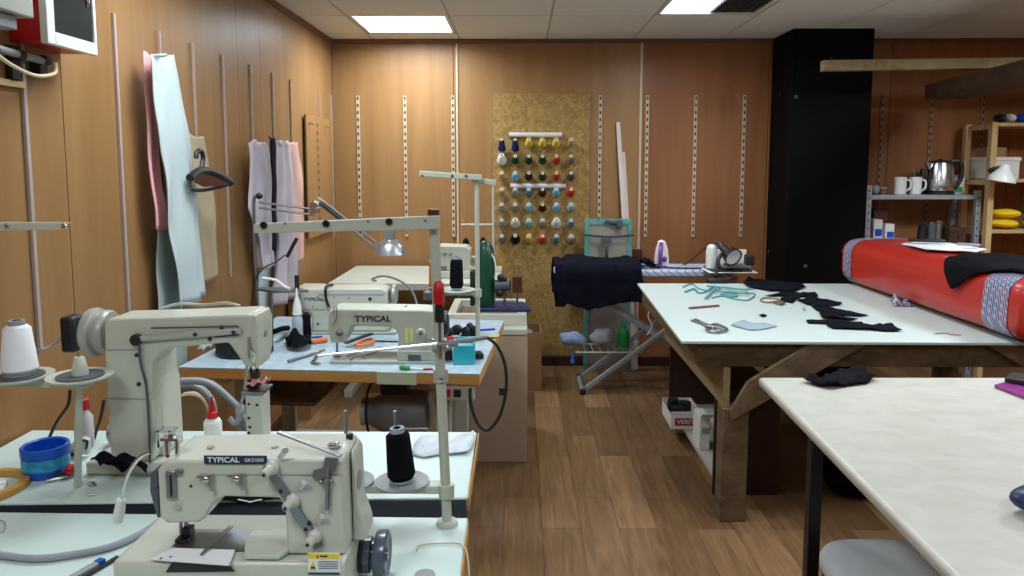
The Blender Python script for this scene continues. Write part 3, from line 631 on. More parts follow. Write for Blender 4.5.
# hand wheel
wh = MB(); wh.lathe([(.02, 0), (.030, .002), (.030, .012), (.024, .014), (.024, .018), (.038, .020), (.0405, .024), (.0405, .038), (.036, .041), (.030, .038), (.012, .036), (.010, .041)], (-.2675, 1.215, .783), (1, 0, 0), 32); w_ = wh.build('hand_wheel', mat('blue_grey_wheel', (72, 84, 98), .3, var=.03, coat=.3), t)
MB().cyl((-.274, 1.215, .783), (-.2655, 1.215, .783), .03, n=24).build('belt_hub', M_BLACK, t)
# warning label
a, b = ty(308, 553, 1.0965), ty(340, 574, 1.0965)
wl = MB().b6(a.x, b.x, 1.0955, 1.0978, b.z, a.z).build('warning_label', M_PAPER, t)
hh = a.z-b.z; MB().b6(a.x, b.x, 1.0948, 1.0954, a.z-hh*.24, a.z).build('header', M_WARN, wl)
mb = MB(); mb.prism([(a.x+.002, b.z+hh*.22), (a.x+.013, b.z+hh*.22), (a.x+.0075, b.z+hh*.66)], 'y', 1.0948, 1.0954); mb.build('triangle', M_WARN, wl)
mb = MB(); mb.b6(a.x+.004, a.x+.011, 1.0944, 1.0947, b.z+hh*.28, b.z+hh*.38); mb.prism([(a.x+.0135, a.z-hh*.2), (a.x+.0175, a.z-hh*.2), (a.x+.0155, a.z-hh*.05)], 'y', 1.0944, 1.0947); mb.b6(a.x+.019, a.x+.031, 1.0944, 1.0947, a.z-hh*.16, a.z-hh*.09)
for k in range(4): mb.b6(a.x+.016, b.x-.002, 1.0944, 1.0947, b.z+hh*(.28+.11*k), b.z+hh*(.28+.11*k)+.0008)
mb.b6(a.x, b.x, 1.0944, 1.0947, b.z, b.z+hh*.1); mb.build('print', M_NAVYP, wl)
mb = MB(); mb.lathe([(.010, 0), (.010, .002), (.006, .004)], (-.285, 1.253, .8325), (0, 0, 1), 14); mb.build('bed_screw', M_STEEL, t)

cloth_patch('printed_pouch', pt([(212, 503.5), (222, 498.5), (250, 497), (283, 497), (284, 503), (250, 504)], TZ), TZ, M_BLACKCL, 'flat black pouch with a pale line print at the front edge of the second table', 'pouch', amp=.012)
_p = bpy.data.objects['printed_pouch']; _b = MB(); _b.tube([tz(238, 499.5, TZ+.021), tz(246, 501, TZ+.021), tz(250, 502, TZ+.021), tz(254, 501, TZ+.021), tz(262, 499.5, TZ+.021)], .0012, 6); _b.build('print', M_PAPER, _p)
# goose neck lamp at the machine's back
t = thing('gooseneck_lamp', 'small white lamp on a chrome gooseneck left of the front sewing machine', 'lamp', (-.69, 1.19, .85))
y = 1.19; MB().tube([ty(150, 452, y), ty(140, 457, y), ty(130, 470, y), ty(124, 485, y), ty(122, 501, y)], .0035, 8).build('gooseneck', M_CHROME, t)
MB().lathe([(.005, 0), (.0075, .003), (.009, .03), (.008, .042), (.005, .044)], ty(121.5, 498, y), ty(117.5, 523, y)-ty(121.5, 498, y), 16).build('lamp_head', M_WHITE, t)
# card and tweezers on the bed
cz = .8365
c4 = [Vector((x, y_, cz)) for x, y_ in pt([(150, 560), (172, 549), (235, 551), (229, 566)], cz)]
mb = MB(); mb.add([v for v in c4]+[v+Vector((0, 0, .002)) for v in c4], [(3, 2, 1, 0), (4, 5, 6, 7), (0, 1, 5, 4), (1, 2, 6, 5), (2, 3, 7, 6), (3, 0, 4, 7)])
for px, py in ((162, 557), (171, 556), (203, 548)): mb.use(M_PAPER)
o = tag(mb.build('card', M_PAPER), 'white card with punched holes lying on the front machine bed', 'card')
mb = MB()
for px, py in ((161, 558.5), (170.5, 557)): v = tz(px, py, cz+.002); mb.lathe([(.0022, 0), (.0022, .0004)], (v.x, v.y, cz+.0022), (0, 0, 1), 8)
mb.build('punched_hole', M_INK, o)
mb = MB(); e = tz(201, 553, cz+.008)
for px in (230, 233):
    v = tz(px, 527, .8425); v.z = .8425; mb.bar((e.x, e.y, cz+.005), ((e.x+v.x)/2+(px-231.5)*.0016, (e.y+v.y)/2, .8425), .0035, .0018); mb.bar(((e.x+v.x)/2+(px-231.5)*.0016, (e.y+v.y)/2, .8425), (v.x, v.y, .844), .0028, .0018)
tag(mb.build('tweezers', M_STEEL), 'steel tweezers lying across the white card', 'tweezers')
# ------------------------------------------------------------------ post bed machine on the second table
PY0, PY1 = 1.64, 1.775
t = thing('industrial_sewing_machine', 'tall cream post bed sewing machine with a big grey pulley and long arm', 'sewing machine', (-.8, 1.70, TZ), 'industrial sewing machines')
MB().prism([(-1.0, 1.632), (-.56, 1.632), (-.56, 1.79), (-1.0, 1.79)], 'z', TZ+.001, TZ+.03).build('bed', M_CREAM, t, bevel=.005)
cx0, cx1 = ty(105, 400, PY0).x, ty(147, 400, PY0).x
z = lambda py, y=PY0: ty(150, py, y).z
col = [(cx0-.004, z(313)), (cx0+.002, z(306)), (cx0-.0, TZ+.03), (cx1+.012, TZ+.03), (cx1+.006, z(398)), (cx1-.002, z(360)), (cx1, z(345))]
arm = pf([(104, 324), (108, 319), (180, 317), (249, 314), (253, 319), (253, 368), (246, 368), (228, 343), (205, 345), (175, 348), (160, 352), (151, 362), (151, 398), (153, 403), (154, 436), (153, 470), (111, 470), (109, 436), (106, 398), (104, 350)], PY0)
arm = [(x, max(z_, TZ+.031)) for x, z_ in arm]
MB().prism(arm, 'y', PY0, PY1-.03).build('arm', M_CREAM, t, bevel=.007, seg=3)
mb = MB(); mb.prism([(cx1-.02, z(352)), (cx1+.010, z(352)), (cx1+.010, z(382)), (cx1+.016, z(390)), (cx1+.018, TZ+.031), (cx1-.02, TZ+.031)], 'y', PY0+.035, PY1); mb.build('column', M_CREAM, t, bevel=.005)
hx = ty(253, 340, PY0).x
mb = MB(); mb.prism([(hx-.002, z(315)), (hx+.006, z(316)), (hx+.012, z(324)), (hx+.010, z(354)), (hx+.002, z(370)), (hx-.002, z(369))], 'y', PY0+.004, PY1-.034); fp = mb.build('head_cover', M_CREAM, t, bevel=.005)
MB().lathe([(.008, 0), (.008, .003)], (hx+.0115, 1.69, z(338)), (1, 0, 0), 14).build('oil_window', M_GREY, fp)
mb = MB()
for py in (350, 399): mb.b6(cx0-.003, cx1-.004, PY0-.0012, PY0+.001, z(py)-.001, z(py)+.001)
mb.build('seam', M_GREY, t)
# slot with lever
ol = [(152, 329), (238, 327), (242, 331), (242, 334), (238, 337), (204, 340)]
mb = MB(); P0 = [ty(a, b, PY0-.002) for a, b in ((151, 328), (237, 326), (242, 331), (238, 335), (215, 337))]; mb.tube(P0, .0016, 6, k=0); mb.build('recess_outline', M_DARKGREY, t)
lv = MB(); a, b = ty(138, 339, PY0-.009), ty(241, 331, PY0-.009); lv.bar(a, b, .007, .013, up=(0, 0, 1)); lo = lv.build('feed_lever', M_CREAM_D, t, bevel=.003)
mb = MB(); q = ty(138, 339, PY0); mb.lathe([(.013, 0), (.013, .012), (.009, .014)], (q.x, PY0-.001, q.z), (0, -1, 0), 16); mb.build('pivot', M_BLACK, lo)
mb = MB()
for px, py in ((198, 333), (222, 327), (236, 331), (210, 339), (137, 355), (139, 384), (250, 347)):
    q = ty(px, py, PY0); mb.lathe([(.005, 0), (.005, .002)], (q.x, PY0-.0145 if 190 < px < 240 and py > 328 and py < 335 else PY0-.0003, q.z), (0, -1, 0), 10)
mb.build('screw_hole', M_INK, t)
mb = MB(); mb.tube([ty(139, 345, PY0-.016), ty(141, 365, PY0-.012), ty(146, 385, PY0-.010), ty(149, 425, PY0-.010), Vector((ty(149, 425, PY0).x+.003, PY0-.01, TZ+.033))], .003, 8); mb.build('lifting_rod', M_DARKGREY, t)
q = ty(250, 352, PY0); mb = MB(); mb.cyl(ty(249, 337, PY0-.005), ty(249, 358, PY0-.005), .003); mb.tube([ty(249, 345, PY0-.008), ty(254, 352, PY0-.02), ty(253, 362, PY0-.008)], .0018, 6); mb.build('thread_guide', M_CHROME, t)
# chrome box low on the column and post bed
q = tz(153, 470, TZ+.03); mb = MB(); a = ty(154, 428, PY0-.02); mb.box((a.x+.018, PY0+.005, a.z-.012), (.036, .03, .004)); mb.box((a.x+.003, PY0+.003, a.z-.03), (.005, .026, .04)); mb.box((a.x+.03, PY0+.003, a.z-.03), (.005, .026, .04)); mb.build('feed_bracket', M_CHROME, t)
px0, px1 = ty(245, 400, 1.66).x, ty(262, 400, 1.66).x
mb = MB(); mb.b6(px0, px1, 1.66, 1.715, TZ+.03, ty(245, 394, 1.66).z); po = mb.build('post', M_CREAM, t, bevel=.003)
mb = MB()
for px, py in ((249, 404), (257, 405), (249, 418), (249, 433), (250, 427)): q = ty(px, py, 1.66); mb.lathe([(.0035, 0), (.0035, .001)], (q.x, 1.6598, q.z), (0, -1, 0), 8)
mb.build('screw_hole', M_INK, po)
mb = MB(); zt = ty(245, 394, 1.66).z; mb.b6(px0-.006, px1+.006, 1.654, 1.72, zt+.0005, zt+.006); mb.build('needle_plate', M_STEEL, po)
mb = MB(); nx = hx-.012; mb.cyl((nx, 1.69, z(368)), (nx, 1.69, zt+.03), .004, n=8); mb.b6(nx-.012, nx+.004, 1.68, 1.70, zt+.03, zt+.045); mb.cyl((nx-.014, 1.69, z(366)), (nx-.014, 1.69, zt+.04), .003, n=8); mb.b6(nx-.02, nx+.006, 1.68, 1.70, zt+.008, zt+.014); mb.build('needle_bar', M_BLACK, t)
# pulley
mb = MB(); c = ty(92, 332, 1.70); c.x = cx0-.006
mb.lathe([(.02, 0), (.048, .004), (.052, .01), (.052, .02), (.047, .024), (.047, .03), (.056, .034), (.058, .042), (.056, .052), (.048, .058), (.02, .062)], c, (-1, 0, 0), 32); mb.build('hand_pulley', M_PULLEY, t)
# bobbin winder plate and guard at the left
mb = MB(); a = ty(70, 440, 1.72); mb.prism(pf([(66, 446), (82, 438), (88, 440), (88, 455), (68, 455)], 1.735), 'y', 1.735, 1.75); mb.build('winder_plate', M_CREAM, t, bevel=.003)
mb = MB(); mb.tube([ty(79, 441, 1.732), ty(87, 441, 1.732), ty(86, 449, 1.732)], .003, 8); mb.cyl(ty(72, 453, 1.732), ty(72, 456, 1.732), .006); mb.build('winder_hook', M_BLACK, t)
q = ty(101, 446, 1.74); mb = MB(); mb.lathe([(.024, 0), (.027, .006), (.027, .014), (.01, .02)], (q.x-.006, 1.825, max(q.z, TZ+.032)), (-1, 0, -.1), 22); mb.build('winder_wheel', M_PULLEY, t)
mb = MB(); a = ty(66, 332, 1.80); mb.box((a.x+.016, 1.80, a.z-.003), (.035, .05, .09)); mb.build('motor_guard', M_BLACK, t, bevel=.008)
# cable from the guard, belt etc.
mb = MB(); mb.tube([ty(66, 334, 1.79), ty(52, 345, 1.76), ty(38, 350, 1.74), ty(30, 346, 1.9)], .003, 6)
tag(mb.build('cable', M_GREY), 'thin grey cable running from the tall machine pulley to the wall', 'cable')
# oil tube across the top
mb = MB(); mb.tube([ty(160, 309, 1.79), ty(180, 304, 1.81), ty(205, 305, 1.82), ty(225, 303, 1.8), ty(240, 306, 1.79)], .004, 8)
tag(mb.build('oil_tube', M_CREAM_D), 'pale tube curving over the arm of the tall machine', 'tube')
# pink scrap on the post
v = ty(262, 392, 1.69)
mb = MB(); mb.grid(lambda u, w: Vector((px0-.004+.05*u, 1.665+.04*w, zt+.0085+.012*abs(math.sin(u*7+w*3))+.012*u)), 10, 6)
tag(mb.build('cloth_scrap', M_PINKCL, solid=.002), 'pink cloth scrap on top of the needle post', 'cloth')

# ------------------------------------------------------------------ thread stand at far left: holder bars, cones
t = thing('thread_stand', 'cream thread stand with two cone plates at the left picture edge', 'thread stand', (-1.19, 1.56, TZ+.001), 'thread stands')
bz = ty(40, 382, 1.55).z; bx0 = -1.24; bx1 = ty(92, 381, 1.55).x
MB().b6(bx0, bx1, 1.538, 1.562, bz-.010, bz+.008).build('holder_bar', M_GREEN_E, t, bevel=.003)
MB().cyl((-1.19, 1.55, TZ+.003), (-1.19, 1.55, 1.37), .009).build('pole', M_CREAM_D, t)
MB().lathe([(.028, 0), (.026, .008), (.012, .012)], (-1.19, 1.55, TZ+.002), (0, 0, 1), 18).build('foot', M_CREAM_D, t)
tb = MB(); a, b = ty(0, 226, 1.55), ty(70, 226, 1.55); tb.prism([(-1.215, a.z-.012), (b.x-.02, a.z-.007), (b.x, a.z+.008), (-1.215, a.z+.008)], 'y', 1.541, 1.559); tbo = tb.build('top_bar', M_CREAM, t, bevel=.002)
for px in (7, 64): q = ty(px, 226, 1.54); MB().lathe([(.006, 0), (.005, .003)], (q.x, 1.5408, q.z), (0, -1, 0), 12).build('thread_eye', M_CHROME, tbo)
pls = []
for px, py in ((20, 375), (80, 372)):
    q = ty(px, py, 1.55); q.z = bz+.008
    MB().lathe([(.062, .002), (.066, .006), (.066, .008), (.05, .005)], q, (0, 0, 1), 32).build('cone_plate', M_CREAM, t); MB().lathe([(.047, .0055), (.047, .0085)], q, (0, 0, 1), 28).build('felt_disc', M_DARKGREY, t); pls.append(q)
q = pls[1]; MB().lathe([(.017, .009), (.016, .02), (.011, .045), (.009, .048)], q, (0, 0, 1), 18).build('cone_pin', M_CREAM, t)
mb = MB(); 
for px in (78, 86): mb.tube([ty(px, 379, 1.56), ty(px, 310, 1.575)] if 0 else [q+Vector((0, 0, .048)), q+Vector((.0, 0, .055))], .002, 6, k=0)
mb.build('pin_tip', M_CREAM, t)
MB().bar(ty(79, 384, 1.552), Vector((ty(77, 474, 1.57).x, 1.57, TZ+.002)), .014, .006).build('brace', M_GREEN_E, t)
q = pls[0]; ct = thread_cone('thread_cone', 'large white thread cone on the left plate of the left thread stand', q+Vector((0, 0, .009)), (0, 0, 1), .036, .025, .113, mat('white_thread', (236, 236, 242), .7, var=.03, scale=(5, 5, 200)), M_GREY, 'thread cones on stands', 28)
# thin black wires down the wall
for pts, lb in (([(70, 390), (68, 405), (58, 420), (50, 436)], 'thin dark wire hanging behind the left cone plates'), ([(104, 400), (100, 420), (94, 440), (93, 462)], 'dark rod like cable left of the tall machine column')):
    mb = MB(); mb.tube([ty(a, b, 1.86) for a, b in pts]+[Vector((ty(*pts[-1], 1.86).x, 1.86, TZ+.006))], .004, 6); tag(mb.build('cable', M_BLACK), lb, 'cable')

# ------------------------------------------------------------------ small things on the two left tables
q = tz(43, 478, TZ); t = thing('plastic_tub', 'round blue plastic tub at the back left of the front tables', 'tub', (q.x, 1.64, TZ+.001)); c = Vector((q.x-.005, 1.64, TZ+.001))
MB().lathe([(.038, 0), (.043, .003), (.048, .017), (.048, .049), (.050, .051), (.050, .069), (.047, .072), (.042, .069), (.042, .025)], c, (0, 0, 1), 32).build('body', M_BLUEP, t)
mb = MB().lathe([(.0488, .02), (.0492, .022), (.0492, .045), (.0488, .047)], c, (0, 0, 1), 32, cap=False); mb.build('label_band', mat('turquoise_label', (40, 150, 200), .4, var=.5, scale=(40, 40, 60)), t)
q = Vector((c.x-.005, 1.80, TZ+.001)); t = thing('bottle', 'small clear bottle with a red cap behind the blue tub', 'bottle', q)
MB().lathe([(.02, 0), (.022, .004), (.022, .08), (.012, .095), (.012, .1)], q, (0, 0, 1), 18).build('body', mat('frosted_plastic', (205, 200, 198), .3, var=.03), t); MB().lathe([(.015, .1), (.015, .125), (.012, .128)], q, (0, 0, 1), 14).build('cap', M_RED, t)
q = tz(2, 489, TZ); t = thing('tape_roll', 'wide amber ring of tape lying at the left table edge', 'tape roll', (q.x-.04, q.y-.01, TZ+.001)); c = Vector((q.x-.04, q.y-.01, TZ+.001))
MB().lathe([(.075, 0), (.092, .001), (.092, .013), (.075, .014), (.075, 0)], c, (0, 0, 1), 40, cap=False).build('ring', M_MASK, t)
for k, (dx, dy) in enumerate(((.03, -.03), (.055, -.018), (.01, -.04), (.04, .01))):
    qq = c+Vector((dx, dy, 0)); mb = MB(); mb.lathe([(.008, 0), (.008, .018)], qq+Vector((-.01, 0, .009)), (1, .4*(k % 2), 0), 12); o = mb.build('bobbin', M_WHITE); tag(o, 'small white bobbin inside the amber tape ring', 'bobbin', 'bobbins in the tape ring')
a = tz(58, 481, TZ); t = thing('thread_snips', 'small steel thread snips with a red grip in front of the blue tub', 'snips', (a.x, a.y, TZ+.001))
MB().tube([a+Vector((-.02, -.01, .004)), a+Vector((-.005, -.004, .006)), a+Vector((.012, .006, .006)), a+Vector((.03, .03, .005))], .004, 6).build('blade', M_STEEL, t)
MB().tube([a+Vector((-.018, .004, .006)), a+Vector((0, .016, .012)), a+Vector((.02, .012, .006))], .005, 8).build('spring_loop', M_BLACK, t)
MB().ball(a+Vector((.018, .02, .018)), (.012, .014, .014)).build('grip', M_RED, t)
o = cloth_patch('cloth_scrap', pt([(92, 484), (97, 479), (108, 477.5), (122, 477.5), (140, 478), (148, 480), (147, 488), (128, 490), (113, 486), (104, 490)], TZ), TZ, M_DENIM, 'dark navy cloth scrap at the foot of the tall machine', 'cloth', 'cloth scraps', amp=.04, freq=12, lift=lambda x, y: .05*max(0, 1-((x+.90)/.075)**2)*max(0, min(1, (1.625-y)/.02)))
mb = MB(); mb.tube([tz(88, 485, TZ+.004), tz(92, 483, TZ+.006), tz(95, 485, TZ+.004)], .004, 6); tag(mb.build('metal_clip', M_STEEL), 'tiny metal clip left of the navy scrap', 'clip')
mb = MB(); mb.tube([tz(89, 495, TZ+.003), tz(95, 494, TZ+.003)], .0025, 6); tag(mb.build('pin', M_STEEL), 'tiny pin lying on the second table', 'pin')
mb = MB(); mb.tube([tz(-30, 552, TZ+.007), tz(0, 555, TZ+.007), tz(35, 558.5, TZ+.007), tz(70, 555, TZ+.007), tz(110, 547, TZ+.007), tz(140, 534, TZ+.007), tz(158, 522, TZ+.007)], .0065, 10, k=10)
tag(mb.build('cable', M_HOSE), 'thick grey cable snaking across the front sewing table', 'cable')
t = thing('utility_knife', 'dark slim utility knife with a blue end at the bottom left', 'knife', tz(90, 568, TZ+.001))
a, b, c2 = tz(60, 585, TZ+.006), tz(97, 564, TZ+.006), tz(117, 557, TZ+.006)
MB().bar(a, b, .013, .009).build('handle', M_GREY, t, bevel=.002); MB().bar(b, b+(b-a).normalized()*.012, .014, .010).build('end_cap', M_BLUEP, t); 
a2, b2 = a+Vector((.014, -.002, -.002)), c2+Vector((.0, .003, -.002)); MB().bar(a2, b2, .006, .006).build('blade_guard', M_BLACK, t)
mb = MB(); mb.tube([tz(0, 520, TZ+.002), tz(5, 523, TZ+.002), tz(4, 531, TZ+.002), tz(-3, 533, TZ+.002)], .0012, 5); tag(mb.build('thread_end', M_GREYRAG), 'loose grey thread end on the front table', 'thread')

# oil bottle, hose loops, stool back behind the tall machine
q = Vector((ty(213, 430, 1.83).x, 1.83, TZ+.001)); t = thing('oil_bottle', 'white oil bottle with a red pointed spout beside the needle post', 'bottle', q); h = ty(213, 422, 1.80).z-TZ
MB().lathe([(.02, 0), (.0225, .004), (.0225, h*.82), (.018, h*.94), (.012, h)], q, (0, 0, 1), 20).build('body', M_WHITE, t)
MB().lathe([(.014, h+.001), (.014, h+.014), (.009, h+.018), (.003, h+.05), (.002, h+.055)], q, (0, 0, 1), 16).build('spout', M_RED, t)
Yh = 2.12
mb = MB(); mb.tube([Vector((ty(168, 400, Yh).x, Yh, .72)), ty(172, 386, Yh), ty(190, 381, Yh), ty(210, 384, Yh), ty(228, 398, Yh), ty(240, 412, Yh), ty(246, 430, Yh), Vector((ty(250, 430, Yh).x, Yh, .55))], .011, 10)
tag(mb.build('hanging_hose', M_HOSE), 'outer grey hose arching between the left tables', 'hose', 'grey hoses')
mb = MB(); mb.tube([Vector((ty(168, 400, Yh+.06).x, Yh+.06, .70)), ty(176, 392, Yh+.06), ty(190, 386, Yh+.06), ty(203, 391, Yh+.06), ty(212, 404, Yh+.06), ty(214, 425, Yh+.06), Vector((ty(214, 430, Yh+.06).x, Yh+.06, .55))], .012, 10)
tag(mb.build('hanging_hose', M_HOSE), 'inner grey hose arching over the tan chair back', 'hose', 'grey hoses')
q = ty(192, 420, 2.26); t = thing('chair', 'chair with a rounded tan back between the sewing tables', 'chair', (q.x, 2.24, 0))
mb = MB(); pts = []
for k in range(24): a = 2*PI*k/24; r = 1.0; pts.append((q.x+.064*math.copysign(abs(math.cos(a))**.75, math.cos(a)), q.z-.01+.10*math.copysign(abs(math.sin(a))**.8, math.sin(a))))
mb.prism(pts, 'y', 2.25, 2.28); mb.build('backrest', M_TAN, t, bevel=.008)
MB().b6(q.x-.17, q.x+.17, 2.04, 2.24, .40, .44).build('seat', M_TAN, t, bevel=.02)
MB().tube([(q.x, 2.285, q.z-.05), (q.x, 2.29, .5), (q.x, 2.27, .41), (q.x, 2.2, .39)], .012).build('back_bracket', M_BLACK, t)
for sx, sy in ((-.14, 2.06), (.14, 2.06), (-.14, 2.22), (.14, 2.22)): MB().cyl((q.x+sx, sy, 0), (q.x+sx*.9, sy, .399), .011).build('leg', M_BLACK, t)
mb = MB(); mb.tube([ty(249, 337, 1.94), ty(247, 365, 1.95), ty(244, 392, 1.96), ty(241, 403, 1.97)], .004, 8); mb.ball(ty(240, 410, 1.97), (.014, .012, .02)); mb.tube([ty(240, 414, 1.97), ty(236, 424, 1.97), ty(229, 418, 1.97)], .008, 8)
tag(mb.build('hanging_cable', M_HOSE), 'grey cord with a connector hanging under the tall machine head', 'cord')

# ------------------------------------------------------------------ near thread stand with the long top arm
SY = 1.41; sx = -.1445
t = thing('thread_stand', 'pale green thread stand with a long top arm on the front table', 'thread stand', (sx, SY, TZ+.001), 'thread stands')
zt = 1.368
MB().cyl((sx, SY, TZ+.003), (-.165, SY, 1.355), .0098, n=18).build('pole', M_GREEN_E, t)
MB().lathe([(.022, 0), (.02, .006), (.0125, .008)], (sx, SY, TZ+.0015), (0, 0, 1), 20).build('foot', M_GREEN_E, t)
a = ty(258, 226, SY); b = ty(441, 219, SY)
mb = MB(); mb.prism([(a.x, a.z-.012), (b.x, b.z-.018), (b.x, b.z+.008), (a.x, a.z+.006)], 'y', SY-.026, SY-.0105); ta = mb.build('top_arm', M_GREEN_E, t, bevel=.002)
for px, py in ((263.5, 224), (326, 222.5), (389, 220.5)):
    q = ty(px, py, SY-.028); mb = MB(); mb.lathe([(.0065, 0), (.0065, .004), (.0035, .0042), (.0035, .001)], (q.x, SY-.0262, q.z-.002), (0, -1, 0), 16); mb.build('thread_eye', M_BLACK, ta)
mb = MB()
for px, py in ((285, 223), (368, 221), (425, 220)): q = ty(px, py, SY-.027); mb.ball((q.x, SY-.0262, q.z-.001), (.003, .002, .003), 8, 6)
mb.build('screw', M_STEEL, ta)
MB().lathe([(.0115, 0), (.0115, .012), (.0105, .016)], (-.1652, SY, 1.352), (0, 0, 1), 16).build('pole_cap', M_SILL, t)
hz = .815; c = MB().b6(-.42, sx+.004, SY-.0, SY+.0, hz, hz) if 0 else None
MB().b6(-.40, sx-.011, SY-.004, SY+.03, hz-.012, hz+.004).build('holder_bar', M_GREEN_E, t, bevel=.003)
MB().lathe([(.0155, -.014), (.0155, .012)], (sx-.0005, SY, hz-.004), (0, 0, 1), 18).build('collar', M_GREEN_E, t)
yy = SY+.012
pn = []
for px in (402, 347): q = tz(px, 480, hz+.005); q.y = yy; pn.append(Vector((ty(px, 480, yy).x, yy, hz+.0045)))
for q in pn:
    MB().lathe([(.05, 0), (.054, .003), (.054, .005), (.02, .003)], q, (0, 0, 1), 30).build('cone_plate', M_GREY, t)
    zc_ = .112 if q is pn[0] else .072; MB().cyl(q+Vector((-.0098 if q is pn[0] else 0, 0, zc_+.006)), q+Vector((-.012 if q is pn[0] else 0, 0, .148)), .0035, n=8).build('spindle', M_STEEL, t)
thread_cone('thread_cone', 'black thread cone on the plate of the near thread stand', pn[0]+Vector((0, 0, .006)), (-.08, 0, 1), .028, .0225, .103, M_BLACKCL, M_GREYCL, 'thread cones on stands', 24)
thread_cone('thread_cone', 'dark thread cone partly hidden behind the front machine', pn[1]+Vector((0, 0, .006)), (0, 0, 1), .029, .0235, .06, M_BLACKCL, M_GREYCL, 'thread cones on stands', 24)
# pieces clamped on the pole: screwdriver holder and antenna like rod
q = ty(438, 300, SY-.02)
t = thing('screwdriver', 'red and black screwdriver standing against the near stand pole', 'screwdriver', (q.x, SY-.03, 1.09))
zt_, zm, zb = ty(438, 281, SY-.025).z, ty(438, 306, SY-.025).z, ty(438, 322, SY-.025).z
MB().lathe([(.005, 0), (.0105, .004), (.0115, .02), (.0095, zt_-zm-.006), (.005, zt_-zm)], (q.x+.002, SY-.024, zm), (0, 0, 1), 16).build('red_grip', M_RED, t)
MB().lathe([(.009, 0), (.010, .006), (.009, zm-zb)], (q.x+.003, SY-.024, zb), (0, 0, 1), 14).build('black_grip', M_BLACK, t)
MB().cyl((q.x+.003, SY-.024, zb-.07), (q.x+.003, SY-.024, zb), .003, n=8).build('shaft', M_STEEL, t)
t = thing('pole_clamp', 'pale grey clamp block on the near stand pole', 'clamp', (sx-.008, SY, 1.0)); c1, c2_ = ty(442, 345, SY), ty(442, 375, SY)
mb = MB(); 
for c in (c1, c2_): mb = MB().lathe([(.0108, -.012), (.0145, -.012), (.0145, .012), (.0108, .012), (.0108, -.012)], (sx+(-.165-sx)*(c.z-TZ)/.615, SY, c.z), (0, 0, 1), 20, cap=False); mb.build('collar', M_CREAM_D, t)
mb = MB(); mb.cyl((c1.x+.014, SY, c1.z), (c1.x+.03, SY-.006, c1.z+.002), .005, n=10); mb.cyl((c1.x-.014, SY-.01, c1.z+.006), (c1.x-.03, SY-.016, c1.z+.012), .0045, n=10); mb.build('thumb_screw', M_STEEL, t)
mb = MB(); mb.b6(c1.x-.006, c1.x+.006, SY-.02, SY-.011, c2_.z, c1.z); mb.build('bridge', M_CREAM_D, t)
a, m_, b = ty(318, 356, SY-.03), ty(437, 344, SY-.03), ty(487, 337.5, SY-.03)
t = thing('telescopic_rod', 'thin chrome telescopic rod pointing left from the near stand pole', 'rod', (a.x, SY-.03, a.z)); MB().cyl(a, m_, .0022, .003, n=8).build('inner_tube', M_CHROME, t); MB().cyl(m_, b, .0042, .0042, n=10).build('outer_tube', M_STEEL, t)
mb = MB(); mb.tube([b, ty(497, 346, SY-.03), ty(505, 365, SY-.03), ty(506, 390, SY-.03), ty(500, 415, SY-.03), ty(488, 430, SY-.03), ty(478, 424, SY-.03), ty(471, 405, SY-.03), ty(470, 388, SY-.03)], .0032, 8)
c = ty(503, 391, SY-.03); mb.box(c, (.015, .012, .014)); tag(mb.build('hanging_cable', M_RUBBER), 'black cord hanging in a loop from the end of the chrome rod', 'cord')
# cloth on second table near the pole
o = cloth_patch('cloth_piece', pt([(414, 446), (430, 437), (452, 441), (474, 434), (474, 446), (468, 455), (440, 456), (424, 459), (412, 456)], TZ), TZ, mat('grey_print_cloth', (200, 208, 216), .9, var=.22, scale=(26, 26, 26)), 'white grey printed cloth on the second table beside the black cone', 'cloth', 'cloth scraps', amp=.014)
mb = MB(); mb.tube([Vector((-.19, 1.30, TZ+.003)), tz(420, 545, TZ+.003), tz(445, 543, TZ+.003), tz(462, 545, TZ+.003), Vector((-.093, 1.28, TZ-.01)), Vector((-.085, 1.2, TZ-.1))], .0015, 6)
tag(mb.build('loose_thread', M_IVORY), 'loose ivory thread trailing over the front table edge', 'thread')
o = MB().lathe([(.018, 0), (.018, .002), (.014, .003)], (tz(425, 576, TZ).x, tz(425, 576, TZ).y, TZ+.001), (0, 0, 1), 24).build('grommet', M_GREY); tag(o, 'flat grey grommet plate on the front table', 'grommet')
o = MB().b6(-.205, -.178, 1.165, 1.215, TZ+.0005, TZ+.003).build('rubber_pad', M_SILL, bevel=.001); tag(o, 'small brown pad on the table beside the hand wheel', 'pad')
# ------------------------------------------------------------------ the two lockstitch tables in the middle
FRp = Vector((-.137, 2.479)); an = math.atan2(2.556-2.479, 1.213-.137); ux = Vector((-math.cos(an), math.sin(an))); vx = Vector((math.sin(an), math.cos(an)))
def ML(u, v, z=TZ): p = FRp+ux*u+vx*v; return Vector((p.x, p.y, z))
def mid_table(v0, v1, label, edge):
    t = thing('sewing_table', label, 'sewing table', ML(.53, (v0+v1)/2, 0), 'sewing tables')
    P = [ML(0, v0), ML(1.078, v0), ML(1.078, v1), ML(0, v1)]; P = [(p.x, p.y) for p in P]
    MB().prism(P, 'z', TZ-.004, TZ).build('worktop', M_TOPB, t); MB().prism(P, 'z', TZ-.042, TZ-.0045).build('core_board', M_EDGE, t, bevel=.004)
    sew_stand(t, .17, .95, v0+.03, v1-.03, TZ-.043, rot=ML)
    return t
mid = mid_table(0, .47, 'orange edged sewing table with a worn blue top and the large lettered machine', 1)
rear = mid_table(.475, .89, 'orange edged sewing table directly behind the one with the aqua tape dispenser', 0)
